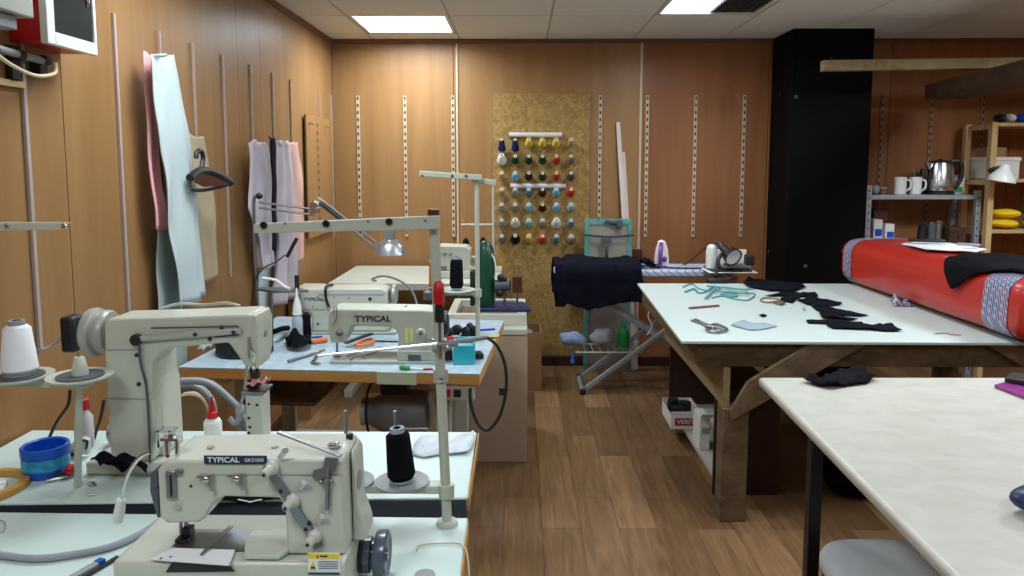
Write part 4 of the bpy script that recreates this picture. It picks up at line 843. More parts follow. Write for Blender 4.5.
# pale tape along the front edge, control box, motor and pedal linkage
a = ML(.245, -.001, 0); b = ML(.40, -.001, 0)
pe = MB().bar(Vector((ty(399, 368, 2.487).x, 2.494, TZ-.021)), Vector((ty(437, 370, 2.487).x, 2.497, TZ-.021)), .004, .043); 
MB().prism([(p.x, p.y) for p in (ML(.22, -.0045), ML(.36, -.0045), ML(.36, -.0005), ML(.22, -.0005))], 'z', TZ-.043, TZ).build('edge_tape', mat('pale_green_tape', (196, 206, 176), .6, var=.06), mid)
t = thing('control_switch', 'pale motor switch box with red and black buttons under the orange table edge', 'switch box', ML(.07, .05, TZ-.09))
P = [(p.x, p.y) for p in (ML(.125, .008), ML(.02, .008), ML(.02, .028), ML(.125, .028))]
MB().prism(P, 'z', TZ-.098, TZ-.044).build('housing', M_CREAM_D, t, bevel=.004)
for u, m, nme in ((.115, M_RED, 'red_button'), (.08, M_BLACK, 'black_button')):
    P = [(p.x, p.y) for p in (ML(u-.012, .002), ML(u+.012, .002), ML(u+.012, .0075), ML(u-.012, .0075))]; MB().prism(P, 'z', TZ-.085, TZ-.058).build(nme, m, t, bevel=.002)
t = thing('table_motor', 'grey clutch motor hung under the orange edged sewing table', 'motor', ML(.26, .28, .40))
a, b = ML(.225, .28, .50), ML(.465, .28, .50)
MB().lathe([(.05, 0), (.085, .01), (.09, .05), (.09, .16), (.07, .2), (.05, .24)], a, b-a, 24).build('housing', mat('motor_grey', (124, 126, 124), .5, var=.12), t); MB().lathe([(.045, .242), (.055, .245), (.05, .255), (.055, .268), (.045, .27)], a, b-a, 24).build('pulley', M_PULLEY, t)
MB().b6(-.53, -.43, 2.74, 2.86, .585, TZ-.0435).build('mount', M_BLACK, t)
mb = MB(); mb.tube([ML(.30, .22, .43), ML(.32, .15, .46), ML(.33, .1, .50)], .008, 6); mb.tube([ML(.33, .1, .50), ML(.20, .1, .505)], .006, 6, k=0); mb.tube([ML(.31, .12, .5), ML(.345, .1, .25), ML(.36, .1, .06)], .005, 6, k=0); mb.build('pull_rod', M_STEEL, t)
mb = MB(); mb.tube([ML(.40, .12, TZ-.05), ML(.43, .12, .62), ML(.44, .14, .5), ML(.41, .16, .4), ML(.38, .2, .42)], .005, 8); mb.build('cable', M_RUBBER, t)
t = thing('pedal', 'iron treadle pedal between the legs of the orange edged table', 'pedal', ML(.5, .25, .0))
P = [(p.x, p.y) for p in (ML(.3, .12), ML(.62, .12), ML(.62, .4), ML(.3, .4))]; MB().prism(P, 'z', .07, .082).build('plate', M_BLACK, t, bevel=.004); 
for u in (.32, .6): MB().cyl(ML(u, .26, .0), ML(u, .26, .0695), .012).build('foot', M_BLACK, t)
t = thing('under_table_drawer', 'dark metal drawer rail hanging under the left end of the orange edged table', 'drawer', ML(.78, .2, .55))
P = [(p.x, p.y) for p in (ML(.62, .1), ML(.9, .1), ML(.9, .38), ML(.62, .38))]; MB().prism(P, 'z', .575, .59).build('tray', M_SILL, t, bevel=.003)
for u, v in ((.64, .12), (.88, .12), (.64, .36), (.88, .36)): MB().bar(ML(u, v, .5905), ML(u, v, TZ-.0435), .02, .012, up=(0, 1, 0)).build('hanger_strap', M_BLACK, t)

# ---- lockstitch machine
MY = 2.665; MF = MY-.06; MBk = MY+.075
t = thing('industrial_sewing_machine', 'pale green lockstitch sewing machine lettered on its arm on the orange edged table', 'sewing machine', (-.48, MY, TZ), 'industrial sewing machines')
bx0, bx1 = ty(330, 360, MF).x+.0, ty(439, 360, MF).x
MB().prism([(bx0, MF-.006), (bx1, MF-.006), (bx1, MBk), (bx0, MBk)], 'z', TZ+.0005, TZ+.012).build('bed', M_CREAM_D, t, bevel=.002)
ol = [(330, 310), (334, 308.5), (420, 310), (438, 311), (440, 315), (440, 362), (398, 362), (398, 336), (396, 330), (390, 327), (352, 326), (349, 331), (344, 343), (331, 343), (328, 332), (328, 314)]
P = pf(ol, MF); P = [(x, max(z_, TZ+.0125)) for x, z_ in P]
MB().prism(P, 'y', MF, MBk-.02).build('arm', M_GREEN_E, t, bevel=.006, seg=3)
hb = MB(); zt = ty(398, 350, MF).z; hb.b6(ty(398, 350, MF).x-.004, bx1+.003, MF-.004, MBk, TZ+.0125, ty(398, 350.5, MF).z); hb.build('foot_block', M_CREAM_D, t, bevel=.004)
q = ty(373, 319, MF); lettering('TYPICAL', (q.x, MF-.0005, q.z), (1, 0, 0), (0, 0, 1), .030, M_INK, t, bold=.03, xs=1.12)
q = ty(421, 333, MF); MB().lathe([(.018, 0), (.018, .008), (.014, .012)], (q.x, MF-.0005, q.z), (0, -1, 0), 20).build('stitch_dial', M_CREAM_D, t); MB().lathe([(.005, .0121), (.005, .0135)], (q.x, MF-.0005, q.z), (0, -1, 0), 12).build('dial_hub', M_INK, t)
for a_, b_ in (((405, 328), (408.5, 343)), ((410, 328), (413, 342))): a, b = ty(*a_, MF), ty(*b_, MF); MB().b6(a.x, b.x, MF-.0015, MF-.0004, b.z, a.z).build('sticker', M_STICK, t)
a, b = ty(408, 355, MF-.004), ty(421, 361, MF-.004); MB().b6(a.x, b.x, MF-.0062, MF-.0045, max(b.z, TZ+.016), a.z).build('badge', M_DARKGREY, t)
q = ty(340, 332, MF); mb = MB(); mb.lathe([(.014, 0), (.014, .005), (.006, .006), (.005, .016)], (q.x, MF-.0005, q.z), (0, -1, 0), 18); mb.build('tension_dial', M_CHROME, t)
mb = MB(); mb.tube([ty(333, 314, MF-.004), ty(335, 306, MF-.006), ty(337, 310, MF-.006), ty(336, 320, MF-.004), ty(332, 326, MF-.004)], .002, 6); mb.build('take_up_lever', M_CHROME, t)
mb = MB(); mb.tube([ty(352, 314, MF-.003), ty(358, 312, MF-.004)], .002, 6); mb.build('thread_guide', M_CHROME, t)
q = ty(337, 345, MY); mb = MB(); mb.cyl((q.x, MY, TZ+.03), (q.x, MY, q.z+.01), .004, n=8); mb.b6(q.x-.012, q.x+.012, MY-.014, MY+.01, TZ+.0125, TZ+.018); mb.b6(q.x-.004, q.x+.004, MY-.006, MY+.006, TZ+.018, TZ+.034); mb.build('presser_foot', M_STEEL, t)
MB().lathe([(.03, 0), (.042, .004), (.042, .02), (.034, .026)], (bx1+.003, MY+.01, TZ+.13), (1, 0, 0), 24).build('hand_wheel', M_BLACK, t)
q = ty(406, 310, MY); MB().lathe([(.006, 0), (.005, .004)], (q.x, MY, ty(400, 310.2, MF).z+.001), (0, 0, 1), 10).build('oil_cap', M_STEEL, t)

# ---- machine behind it
RY = 3.07
t = thing('industrial_sewing_machine', 'cream sewing machine with a black strap over its arm, behind the lockstitch machine', 'sewing machine', (-.75, RY+.05, TZ), 'industrial sewing machines')
ol = [(302, 283), (385, 282.5), (395, 284), (396, 345), (352, 345), (352, 312), (329, 308), (329, 345), (300, 345), (300, 308), (296, 300), (298, 286)]
ol = [(300, 289), (380, 288), (387, 291), (388, 312), (388, 346), (352, 346), (352, 326), (331, 326), (331, 346), (312, 346), (311, 314), (300, 310), (296, 300)]
P = [(x, max(z_, TZ+.013)) for x, z_ in pf(ol, RY)]
MB().prism(P, 'y', RY, RY+.12).build('arm', M_CREAM, t, bevel=.007)
rx0, rx1 = pf([(300, 340), (391, 340)], RY); MB().b6(rx0[0]-.0, rx1[0]+.02, RY-.005, RY+.15, TZ+.0005, TZ+.012).build('bed', M_CREAM_D, t, bevel=.003)
q = ty(314, 299.5, RY); lettering('TYPICAL', (q.x, RY-.0005, q.z), (1, 0, 0), (0, 0, 1), .019, M_INK, t, bold=.02, xs=1.2)
mb = MB(); a, b = ty(303, 309, RY), ty(325, 310, RY); mb.b6(a.x, b.x, RY-.0012, RY-.0002, b.z, a.z); a, b = ty(318, 294.2, RY), ty(384, 295, RY); mb.b6(a.x, b.x, RY-.0012, RY-.0002, b.z, a.z); mb.build('seam', M_GREY, t)
mb = MB()
for px, py, r in ((370, 299, .008), (374, 304, .004), (376, 308, .003), (318, 297, .003), (349, 298, .003), (334, 297, .003), (313, 307, .003), (318, 324, .005)): q = ty(px, py, RY); mb.lathe([(r, 0), (r, .001)], (q.x, RY-.0004, q.z), (0, -1, 0), 10)
mb.build('screw_hole', M_INK, t)
a, b = ty(336, 305, RY), ty(366, 310, RY); MB().b6(a.x, b.x, RY-.002, RY-.0004, b.z, a.z).build('opening_cover', M_SILL, t, bevel=.001)
mb = MB(); a = ty(327, 288, RY); s = [ty(329, 287, RY-.007), ty(325.5, 289, RY-.009), ty(326, 298, RY-.008), ty(329, 307, RY-.008)]; s = [Vector((a.x+.01, RY+.05, a.z+.006)), Vector((a.x, RY+.01, a.z+.008))]+s[1:]; mb.tube(s, .006, 8); mb.build('strap', M_BLACK, t)
MB().lathe([(.03, 0), (.045, .004), (.045, .016), (.03, .02)], (ty(389, 300, RY).x+.004, RY+.06, TZ+.16), (1, 0, 0), 22).build('hand_wheel', M_PULLEY, t)
mb = MB(); mb.tube([ty(376, 281, RY+.16), ty(372, 279, RY+.17), ty(384, 276, RY+.17), ty(400, 281, RY+.19), ty(412, 291, RY+.2), ty(417, 305, RY+.2)], .005, 8); tag(mb.build('hanging_tube', M_HOSE), 'grey tube curling over the cream machine in the middle', 'tube')

# ---- small things on the middle tables
SZ = TZ+.001
def stick(mb, a, b, w, h): return mb.bar(tz(*a, TZ+h/2+.0012), tz(*b, TZ+h/2+.0012), w, h)
q = tz(246, 352, TZ); t = thing('tin', 'wide black round tin behind the head of the tall machine', 'tin', (q.x, 2.70, SZ)); MB().lathe([(.10, 0), (.104, .004), (.104, .066), (.1, .07), (.07, .07), (.068, .055)], (q.x, 2.76, SZ), (0, 0, 1), 32).build('body', M_RUBBER, t); MB().lathe([(.1045, .004), (.1055, .006), (.1055, .014), (.1045, .016)], (q.x, 2.76, SZ), (0, 0, 1), 32, cap=False).build('rim', M_BLACK, t)
o = cloth_patch('cloth_scrap', pt([(198, 352), (210, 351), (214, 347), (206, 344), (200, 347)], TZ), TZ, M_GREYRAG, 'small grey rag left of the black tin', 'cloth', 'cloth scraps', amp=.03, freq=30)
o = cloth_patch('sleeve_cloth', pt([(284, 343), (288, 351), (300, 353), (311, 350), (311, 343), (298, 342)], TZ), TZ, M_BLACKCL, 'folded black sleeve in front of the orange handle on the middle table', 'cloth', amp=.07, freq=14)
t = thing('hand_tool', 'orange handled tool lying behind the black sleeve', 'tool', tz(318, 341, SZ)); mb = MB(); stick(mb, (311, 342), (327, 339.5), .022, .018); mb.build('handle', M_ORANGE, t, bevel=.006); mb = MB(); stick(mb, (307, 338), (322, 336.5), .006, .006); mb.build('blue_ink_tube', M_BLUEP, t)
t = thing('pliers', 'grey pliers lying left of the lockstitch machine foot', 'pliers', tz(305, 356, SZ))
mb = MB(); stick(mb, (288, 361.5), (312, 354), .013, .010); mb.build('handle', M_STEEL, t, bevel=.003); mb = MB(); stick(mb, (312, 354), (325, 349.5), .010, .008); mb.build('jaw', M_CHROME, t, bevel=.003)
t = thing('scissors', 'orange handled scissors with dark blades behind the lockstitch machine', 'scissors', tz(362, 338, SZ))
mb = MB(); mb.bar(tz(345, 343, TZ+.02), tz(372, 333.5, TZ+.035), .022, .006); mb.build('blade', M_BLACK, t)
mb = MB(); mb.tube([tz(355, 345, TZ+.012), tz(362, 341.5, TZ+.012), tz(371, 339, TZ+.012), tz(373, 342, TZ+.012), tz(364, 345, TZ+.012), tz(356, 346, TZ+.012)], .006, 8); mb.build('handle', M_ORANGE, t)
mb = MB(); stick(mb, (372, 341), (398, 341.5), .004, .005); tag(mb.build('black_rod', M_BLACK), 'thin black rod under the lockstitch machine arm', 'rod')
mb = MB(); mb.tube([tz(347, 356, TZ+.016), tz(360, 352, TZ+.017), tz(372, 349, TZ+.016), tz(381, 347, TZ+.016), tz(378, 351, TZ+.016), tz(362, 356, TZ+.016)], .0025, 6); mb.tube([tz(350, 360, TZ+.017), tz(356, 356, TZ+.022), tz(366, 358, TZ+.017)], .003, 6); tag(mb.build('thread_tangle', M_STEEL), 'tangle of thin wire and thread beside the lockstitch needle', 'tangle')
t = thing('thread_snips', 'steel thread snips lying in front of the lockstitch needle', 'snips', tz(322, 356, SZ))
mb = MB(); mb.tube([tz(313, 361, TZ+.008), tz(317, 354, TZ+.014), tz(321, 351, TZ+.010)], .005, 6); mb.build('blade', M_STEEL, t); mb = MB(); mb.tube([tz(311, 362.5, TZ+.006), tz(318, 363.5, TZ+.006), tz(322, 362, TZ+.01)], .005, 6); mb.build('lower_blade', M_STEEL, t)
t = thing('brush', 'small brush with a green end at the front edge of the middle table', 'brush', tz(408, 366, SZ))
mb = MB(); stick(mb, (400, 367), (409, 368.5), .018, .014); mb.build('green_head', M_GREENP, t, bevel=.005); mb = MB(); stick(mb, (409, 368.5), (423, 369.3), .012, .006); mb.build('handle', M_WHITE, t); mb = MB(); stick(mb, (423, 369.3), (433, 369), .006, .005); mb.build('tip', M_RED, t)
q = tz(464, 365, TZ); t = thing('tape_dispenser', 'aqua blue plastic box holding paper slips on the middle table', 'box', (q.x, q.y+.02, SZ))
a, b = tz(453, 365, TZ), tz(474, 366, TZ); zt = ty(464, 343, a.y+.05).z
mb = MB(); mb.b6(a.x, b.x, a.y, a.y+.004, SZ, SZ+.07); mb.b6(a.x, b.x, a.y+.076, a.y+.08, SZ, SZ+.085); mb.b6(a.x, a.x+.004, a.y+.004, a.y+.076, SZ, SZ+.078); mb.b6(b.x-.004, b.x, a.y+.004, a.y+.076, SZ, SZ+.078); mb.b6(a.x, b.x, a.y+.004, a.y+.076, SZ, SZ+.004); mb.build('body', M_AQUA, t, bevel=.0015)
MB().b6(a.x+.008, b.x-.008, a.y+.012, a.y+.068, SZ+.005, SZ+.062).build('paper_slip', M_GREYCL, t)
t = thing('presser_feet', 'jumble of dark presser feet behind the aqua box', 'presser feet', tz(458, 331, SZ))
for px, py, r in ((449, 333, .02), (457, 330, .024), (466, 332, .02), (470, 328, .018), (474, 331, .02)):
    v = tz(px, py, TZ+.022); mb = MB(); mb.ball((v.x, v.y, TZ+.024), (r, r*.8, .022), 10, 7); mb.b6(v.x-.022, v.x+.01, v.y-.008, v.y+.008, TZ+.0015, TZ+.012); mb.build('metal_foot', M_BLACK, t)
q = tz(446, 338, TZ); t = thing('bottle', 'narrow dark blue bottle beside the near stand pole', 'bottle', (q.x, q.y, SZ)); MB().lathe([(.014, 0), (.015, .004), (.015, .07), (.007, .08), (.006, .1)], (q.x, q.y, SZ), (0, 0, 1), 16).build('body', M_DARKGREY, t); MB().lathe([(.008, .1), (.008, .112)], (q.x, q.y, SZ), (0, 0, 1), 10).build('cap', M_GREY, t)
mb = MB(); stick(mb, (478, 330), (495, 329), .007, .007); o = tag(mb.build('pen', M_BLUEP), 'blue pen lying near the right end of the middle table', 'pen')
mb = MB(); stick(mb, (450, 331), (478, 329.5), .008, .007); tag(mb.build('pen', M_WHITE), 'white stick lying in front of the dark presser feet', 'stick')
t = thing('clip_cluster', 'small red clip cluster behind the aqua box', 'clips', tz(452, 342, SZ))
for px, py, m in ((450, 341, M_RED), (455, 340, M_PINKCL), (459, 343, M_RED)): v = tz(px, py, TZ); mb = MB(); mb.box((v.x, v.y, TZ+.010), (.03, .02, .017), (0, 0, .5)); mb.build('clip', m, t, bevel=.004)
o = cloth_patch('paper_scrap', pt([(486, 340), (492, 336), (500, 337), (495, 339), (490, 339)], TZ), TZ, mat('yellow_scrap', (226, 206, 90), .8), 'small yellow scrap at the right edge of the middle table', 'scrap', amp=.01)
q = tz(478, 360, TZ); mb = MB(); mb.box((q.x+.0, q.y+.03, TZ+.012), (.03, .05, .02), (0, 0, .3)); mb.box((q.x-.11, q.y+.015, TZ+.02), (.03, .05, .036), (0, 0, .1)); o = tag(mb.build('bobbin_winder', M_BLACK, bevel=.004), 'dark winder fittings between the lockstitch machine and the aqua box', 'winder')
# bottle and black cone between the machines
q = tz(298, 340, TZ); t = thing('bottle', 'white squeeze bottle with a long nozzle left of the black cone on the middle table', 'bottle', (q.x, q.y, SZ)); MB().lathe([(.02, 0), (.022, .004), (.022, .085), (.016, .1), (.012, .105)], (q.x, q.y, SZ), (0, 0, 1), 18).build('body', mat('clear_grey_plastic', (178, 190, 200), .25, var=.05), t); MB().lathe([(.020, .106), (.018, .12), (.016, .145), (.006, .18), (.003, .215)], (q.x, q.y, SZ), (0, 0, 1), 16).build('nozzle', M_WHITE, t)
q = tz(307, 339, TZ); thread_cone('thread_cone', 'black thread spool standing beside the white bottle on the middle table', (q.x+.0, q.y, SZ), (0, 0, 1), .018, .016, .105, M_BLACKCL, M_BLACK, 'thread cones on stands', 18)
# small gadget at the left end: dark clamp with light socket
mb = MB(); mb.tube([tz(262, 331, TZ+.02), tz(272, 332, TZ+.045), tz(281, 329, TZ+.05), tz(288, 328, TZ+.02)], .011, 8); tag(mb.build('bag_strap', M_BLACKCL), 'black strap bundle left of the white squeeze bottle', 'strap')

# ---- arm lamp at the left
LY = 3.15
t = thing('work_lamp', 'silver shaded work lamp on a long jointed arm over the middle table', 'lamp', (ty(258, 310, LY).x, LY, SZ))
J = {k: ty(*v, LY) for k, v in dict(b=(254, 296), p=(256, 195), e=(313, 212), k=(316, 200), h=(376, 245), s=(389, 245)).items()}
px_ = J['p'].x
mb = MB(); zb = ty(256, 296, LY).z; mb.tube([(px_-.005, LY, TZ+.045), (px_-.012, LY, .95), (px_-.012, LY, J['p'].z-.06), (px_+.0, LY, J['p'].z-.005), (px_+.014, LY, J['p'].z-.01)], .007, 8); mb.build('post', M_STEEL, t)
MB().ball((px_+.014, LY, J['p'].z-.004), .014).build('post_cap', M_BLACK, t)
mb = MB(); mb.lathe([(.05, 0), (.05, .012), (.02, .02), (.012, .05)], (px_-.005, LY, SZ), (0, 0, 1), 20); mb.build('base', M_BLACK, t)
a = ty(259, 205, LY); e = J['e']; mb = MB()
for d in (-.012, .012): mb.cyl(a+Vector((0, 0, d)), e+Vector((0, 0, d)), .0045, n=8)
mb.build('lower_arm', M_STEEL, t)
jt = MB(); jt.box(e+Vector((.005, 0, .015)), (.03, .03, .05)); jt.cyl(e+Vector((.01, -.02, .03)), e+Vector((.01, .02, .03)), .018, n=16); jt.build('elbow', M_CHROME, t, bevel=.003)
k = J['k']; h = J['h']; mb = MB()
for d in (-.014, .012): mb.cyl(k+Vector((.01, 0, d)), h+Vector((0, 0, d)), .005, n=8)
mb.build('upper_arm', M_STEEL, t)
mb = MB(); mb.tube([k+(h-k)*.08+Vector((0, -.008, .004)), k+(h-k)*.42+Vector((0, -.008, .0))], .007, 8, k=0); mb.build('spring', M_BLACK, t)
s = ty(390, 238, LY); mb = MB(); mb.box(h+Vector((.01, 0, -.004)), (.02, .02, .03)); mb.cyl(h+Vector((.02, 0, 0)), (s.x, LY, h.z), .004); mb.build('head_joint', M_CHROME, t)
zt, zb = ty(390, 225, LY).z, ty(390, 254, LY).z; hz_ = zt-zb
MB().lathe([(.012, hz_+.002), (.024, hz_), (.024, hz_*.5), (.034, hz_*.47), (.056, hz_*.3), (.067, 0), (.065, 0), (.053, hz_*.28), (.03, hz_*.43), (.0, hz_*.44)], (s.x, LY, zb), (0, 0, 1), 32, cap=False).build('shade', M_SILVER, t)
MB().ball((s.x, LY, zb+hz_*.22), (.022, .022, .025)).build('bulb', M_WHITE, t)
mb = MB(); mb.tube([(px_-.02, LY-.075, TZ+.012), ty(254, 285, LY-.06), ty(264, 268, LY-.06), ty(276, 262, LY-.06), ty(285, 255, LY-.06)], .003, 6); tag(mb.build('hanging_cable', M_BLACK), 'thin black cable rising beside the work lamp post', 'cable')
# grey tray/visor in front of the lamp and dark pencils
t = thing('steel_plate', 'grey steel plate jutting right from the work lamp base', 'plate', ty(290, 297, LY-.1)); a = ty(258, 287, LY-.1); zz = ty(280, 290, LY-.1).z
pl = [(a.x, 3.03), (ty(285, 290, LY-.1).x, 2.97), (ty(312, 291, LY-.1).x, 3.0), (ty(300, 291, LY-.1).x, 3.06), (a.x, 3.08)]
MB().prism(pl, 'z', zz, zz+.008).build('plate', M_STEEL, t); MB().cyl((a.x+.06, 3.03, SZ), (a.x+.06, 3.03, zz-.0005), .007).build('support', M_STEEL, t)
mb = MB(); mb.tube([ty(262, 278, LY-.12), ty(275, 280, LY-.12), ty(284, 286, LY-.12), ty(290, 289, LY-.13)], .006, 8); mb.build('white_tube', M_WHITE, t)
mb = MB(); mb.tube([ty(287, 257, LY-.05), ty(297, 238, LY-.05)], .008, 8, k=0); o = tag(mb.build('hanging_tool', M_BLACK), 'slanted black rod in front of the white garment', 'rod')
mb = MB(); mb.lathe([(.010, 0), (.010, .055)], (ty(298, 281, LY-.1).x, 3.035, zz+.0095), (0, 0, 1), 12); tag(mb.build('black_spool', M_BLACK), 'narrow black spool standing on the steel plate', 'spool')

# ------------------------------------------------------------------ second thread stand on the middle table
q = tz(478, 341, TZ); SY2 = q.y; sx2 = q.x
t = thing('thread_stand', 'slim pale green thread stand at the right end of the middle table', 'thread stand', (sx2, SY2, SZ), 'thread stands')
zt = ty(477, 178, SY2).z
MB().cyl((sx2, SY2, SZ+.001), (sx2-.002, SY2, zt), .0095, n=14).build('pole', M_GREEN_E, t); MB().lathe([(.022, 0), (.02, .006), (.011, .009)], (sx2, SY2, SZ), (0, 0, 1), 18).build('foot', M_GREEN_E, t)
a, b = ty(420, 173.5, SY2), ty(482, 177.5, SY2); c, d = ty(472, 180, SY2), ty(496, 182.5, SY2)
mb = MB(); mb.bar(a+Vector((0, -.018, 0)), b+Vector((0, -.018, 0)), .012, .022); mb.build('top_arm', M_GREEN_E, t, bevel=.002); mb = MB(); mb.bar(c+Vector((0, -.002, 0)), d+Vector((0, -.002, 0)), .012, .022); mb.build('side_arm', M_GREEN_E, t, bevel=.002)
for px in (422, 452, 466): v = ty(px, 176, SY2-.03); MB().lathe([(.005, 0), (.004, .003)], (v.x, SY2-.0245, v.z), (0, -1, 0), 10).build('thread_eye', M_BLACK, t)
hz = ty(478, 293, SY2).z; q = ty(457, 288, SY2+.02)
MB().b6(q.x-.05, sx2-.011, SY2-.012, SY2+.012, hz-.008, hz+.006).build('holder_bar', M_GREEN_E, t, bevel=.002); MB().lathe([(.017, -.016), (.017, .016)], (sx2-.001, SY2, hz), (0, 0, 1), 16).build('collar', M_GREEN_E, t)
MB().lathe([(.06, .002), (.075, .007), (.073, .009), (.05, .005)], (q.x, SY2, hz+.0065), (0, 0, 1), 28).build('cone_plate', M_CREAM_D, t)
thread_cone('thread_cone', 'black thread cone on the plate of the slim stand in the middle', (q.x, SY2, hz+.0175), (0, 0, 1), .028, .024, .125, M_BLACKCL, M_GREYCL, 'thread cones on stands', 20)
q = ty(430, 291, SY2); mb = MB(); mb.b6(q.x-.02, ty(440, 290, SY2).x, SY2+.02, SY2+.035, hz-.006, hz+.004); mb.build('rear_bar', M_GREEN_E, t)
mb = MB(); mb.lathe([(.03, 0), (.032, .006), (.03, .03), (.008, .032), (.006, .045)], (q.x, SY2+.028, hz-.03), (0, 0, 1), 18); mb.build('empty_plate', M_DARKGREY, t)
thread_cone('thread_cone', 'slim orange thread spool on the rear plate of the slim stand', (q.x, SY2+.028, hz+.016), (0, 0, 1), .008, .006, .11, mat('orange_thread', (170, 96, 50), .8), M_WHITE, 'thread cones on stands', 12)

# ------------------------------------------------------------------ beige pedestal cabinet with the cutting machine
cy0 = 3.515; cx0, cx1 = -.36, tz(527, 462, 0).x
t = thing('cabinet', 'beige chipboard pedestal cabinet with a pale top at the end of the sewing tables', 'cabinet', ((cx0+cx1)/2, 3.8, 0)); zt = ty(500, 325, cy0).z
mb = MB().b6(cx0, cx1, cy0, 4.05, .0, zt-.05).build('body', M_BEIGEB, t, bevel=.003)
MB().b6(cx0, cx1+.0, cy0-.004, 4.05, zt-.0495, zt-.02).build('rail', M_GREEN_E, t, bevel=.003)
zc = ty(500, 314, 3.72).z
mb = MB(); 
for x0, x1, y0, y1 in ((cx0, cx1-.006, 3.60, 3.64), (cx0, cx1-.006, 4.0, 4.04), (cx0, cx0+.04, 3.64, 4.0), (cx1-.046, cx1-.006, 3.64, 4.0)): mb.b6(x0, x1, y0, y1, zt-.0195, zt+.035)
mb.build('tray_rim', M_CREAM, t, bevel=.003); MB().b6(cx0+.04, cx1-.046, 3.64, 4.0, zt-.0195, zt-.005).build('tray_floor', M_TIMBER, t)
cz = zt+.036
t = thing('cutting_machine', 'dark green upright machine on a navy base plate on the pedestal cabinet', 'machine', (-.15, 3.74, cz))
a, b = ty(478, 318, 3.68), ty(530, 318, 3.68)
MB().prism([(a.x, 3.655), (b.x+.005, 3.655), (b.x-.005, 3.70), (b.x-.03, 3.85), (a.x, 3.85)], 'z', cz, cz+.018).build('base_plate', M_NAVYM, t, bevel=.004)
gx = ty(485, 290, 3.74).x
MB().lathe([(.046, 0), (.05, .01), (.05, .2), (.045, .26), (.036, .30), (.02, .325), (.008, .33)], (gx, 3.76, cz+.0185), (0, 0, 1), 24).build('body', M_DKGREEN, t)
mb = MB(); mb.b6(gx-.075, gx-.052, 3.71, 3.78, cz+.0185, cz+.2); mb.build('motor_side', M_BLACK, t, bevel=.006)
mb = MB(); mb.tube([(gx+.03, 3.74, cz+.29), (gx+.05, 3.73, cz+.25), (gx+.055, 3.73, cz+.2), (gx+.05, 3.73, cz+.16)], .004, 6); mb.build('cable', M_WHITE, t)
mb = MB(); mb.cyl((gx+.052, 3.74, cz+.12), (gx+.13, 3.73, cz+.125), .03, n=16); hd = mb.build('head', M_DARKGREY, t, bevel=.002)
for dx, dz, r in ((.08, .165, .018), (.1, .155, .014), (.075, .085, .02)): MB().ball((gx+dx, 3.72, cz+dz), r, 12, 8).build('knob', M_BLACK, t)
q = ty(505, 290, 3.7); MB().box((gx+.165, 3.735, cz+.13), (.05, .06, .085)).build('counter_box', M_SILL, t, bevel=.004)
mb = MB(); mb.cyl((gx+.1, 3.735, cz+.0185), (gx+.1, 3.735, cz+.092), .006); mb.cyl((gx+.165, 3.735, cz+.0185), (gx+.165, 3.735, cz+.087), .006); mb.build('column', M_STEEL, t)
q = tz(537, 391, 0); t = thing('cardboard_box', 'brown cardboard box on the floor beside the chipboard panel', 'box', (.13, 4.6, 0))
x0, x1 = tz(528, 391, 0).x-.05, tz(541.5, 391, 0).x; yb = q.y; zt = ty(540, 333, yb).z
mb = MB(); mb.b6(x0, x1, yb, yb+.008, 0, zt); mb.b6(x0, x1, yb+.292, yb+.3, 0, zt); mb.b6(x0, x0+.008, yb+.008, yb+.292, 0, zt); mb.b6(x1-.008, x1, yb+.008, yb+.292, 0, zt); mb.b6(x0, x1, yb+.008, yb+.292, 0, .008); mb.build('body', M_KRAFT, t)
MB().bar(Vector((x0+.002, yb+.15, zt+.004)), Vector((x0-.06, yb+.15, zt+.03)), .28, .005).build('flap', M_KRAFT, t)
mb = MB(); mb.ball((x0+.05, yb+.08, zt-.03), .04, 10, 8); mb.cyl((x0+.05, yb+.08, zt), (x0+.03, yb+.06, zt+.08), .006); o = tag(mb.build('bottle', M_GREY), 'small grey bottle sticking out of the cardboard box', 'bottle')

# ------------------------------------------------------------------ table along the back wall with the overlock
t = thing('sewing_table', 'pale table against the back wall carrying the white overlock machine', 'sewing table', (-.62, 4.85, 0), 'sewing tables')
MB().b6(-1.17, -.125, 4.45, 5.24, TZ-.045, TZ).build('tabletop', M_CREAM, t, bevel=.004)
sew_stand(t, -1.08, -.22, 4.5, 5.15, TZ-.046)
mb = MB(); mb.bar((-.25, 4.55, TZ-.09), (-.62, 4.55, .12), .04, .04, up=(0, 1, 0)); mb.build('cross_leg', M_CREAM_D, t, bevel=.003)
t = thing('side_board', 'low pale board in the left back corner beside the back table', 'board', (-1.24, 4.6, 0)); MB().b6(-1.312, -1.18, 4.1, 4.44, TZ-.04, TZ).build('top', M_CREAM, t, bevel=.003); MB().b6(-1.312, -1.2, 4.12, 4.43, 0, TZ-.0405).build('carcass', M_PANEL, t)
OY = 4.66; a, b = ty(429, 262, OY), ty(489, 285, OY); z1 = ty(450, 247, OY).z
t = thing('overlock_machine', 'white overlock machine with thread cones on the back wall table', 'overlock machine', ((a.x+b.x)/2, OY+.1, SZ))
MB().b6(a.x, b.x-.05, OY-.02, OY+.22, SZ, SZ+.045).build('base', M_CREAM, t, bevel=.006)
mb = MB(); P = pf([(434, 278), (434, 258), (431, 256), (431, 249), (440, 246), (466, 247), (470, 251), (470, 266), (477, 270), (477, 278)], OY); mb.prism([(x, max(z_, SZ+.0455)) for x, z_ in P], 'y', OY, OY+.18); mb.build('body', M_CREAM, t, bevel=.008)
mb = MB()
for px in (439, 445, 451): v = ty(px, 254, OY-.002); mb = MB(); mb.lathe([(.013, 0), (.013, .012), (.008, .02)], (v.x, OY-.0005, v.z), (0, -1, 0), 14); mb.build('tension_dial', M_CHROME, t)
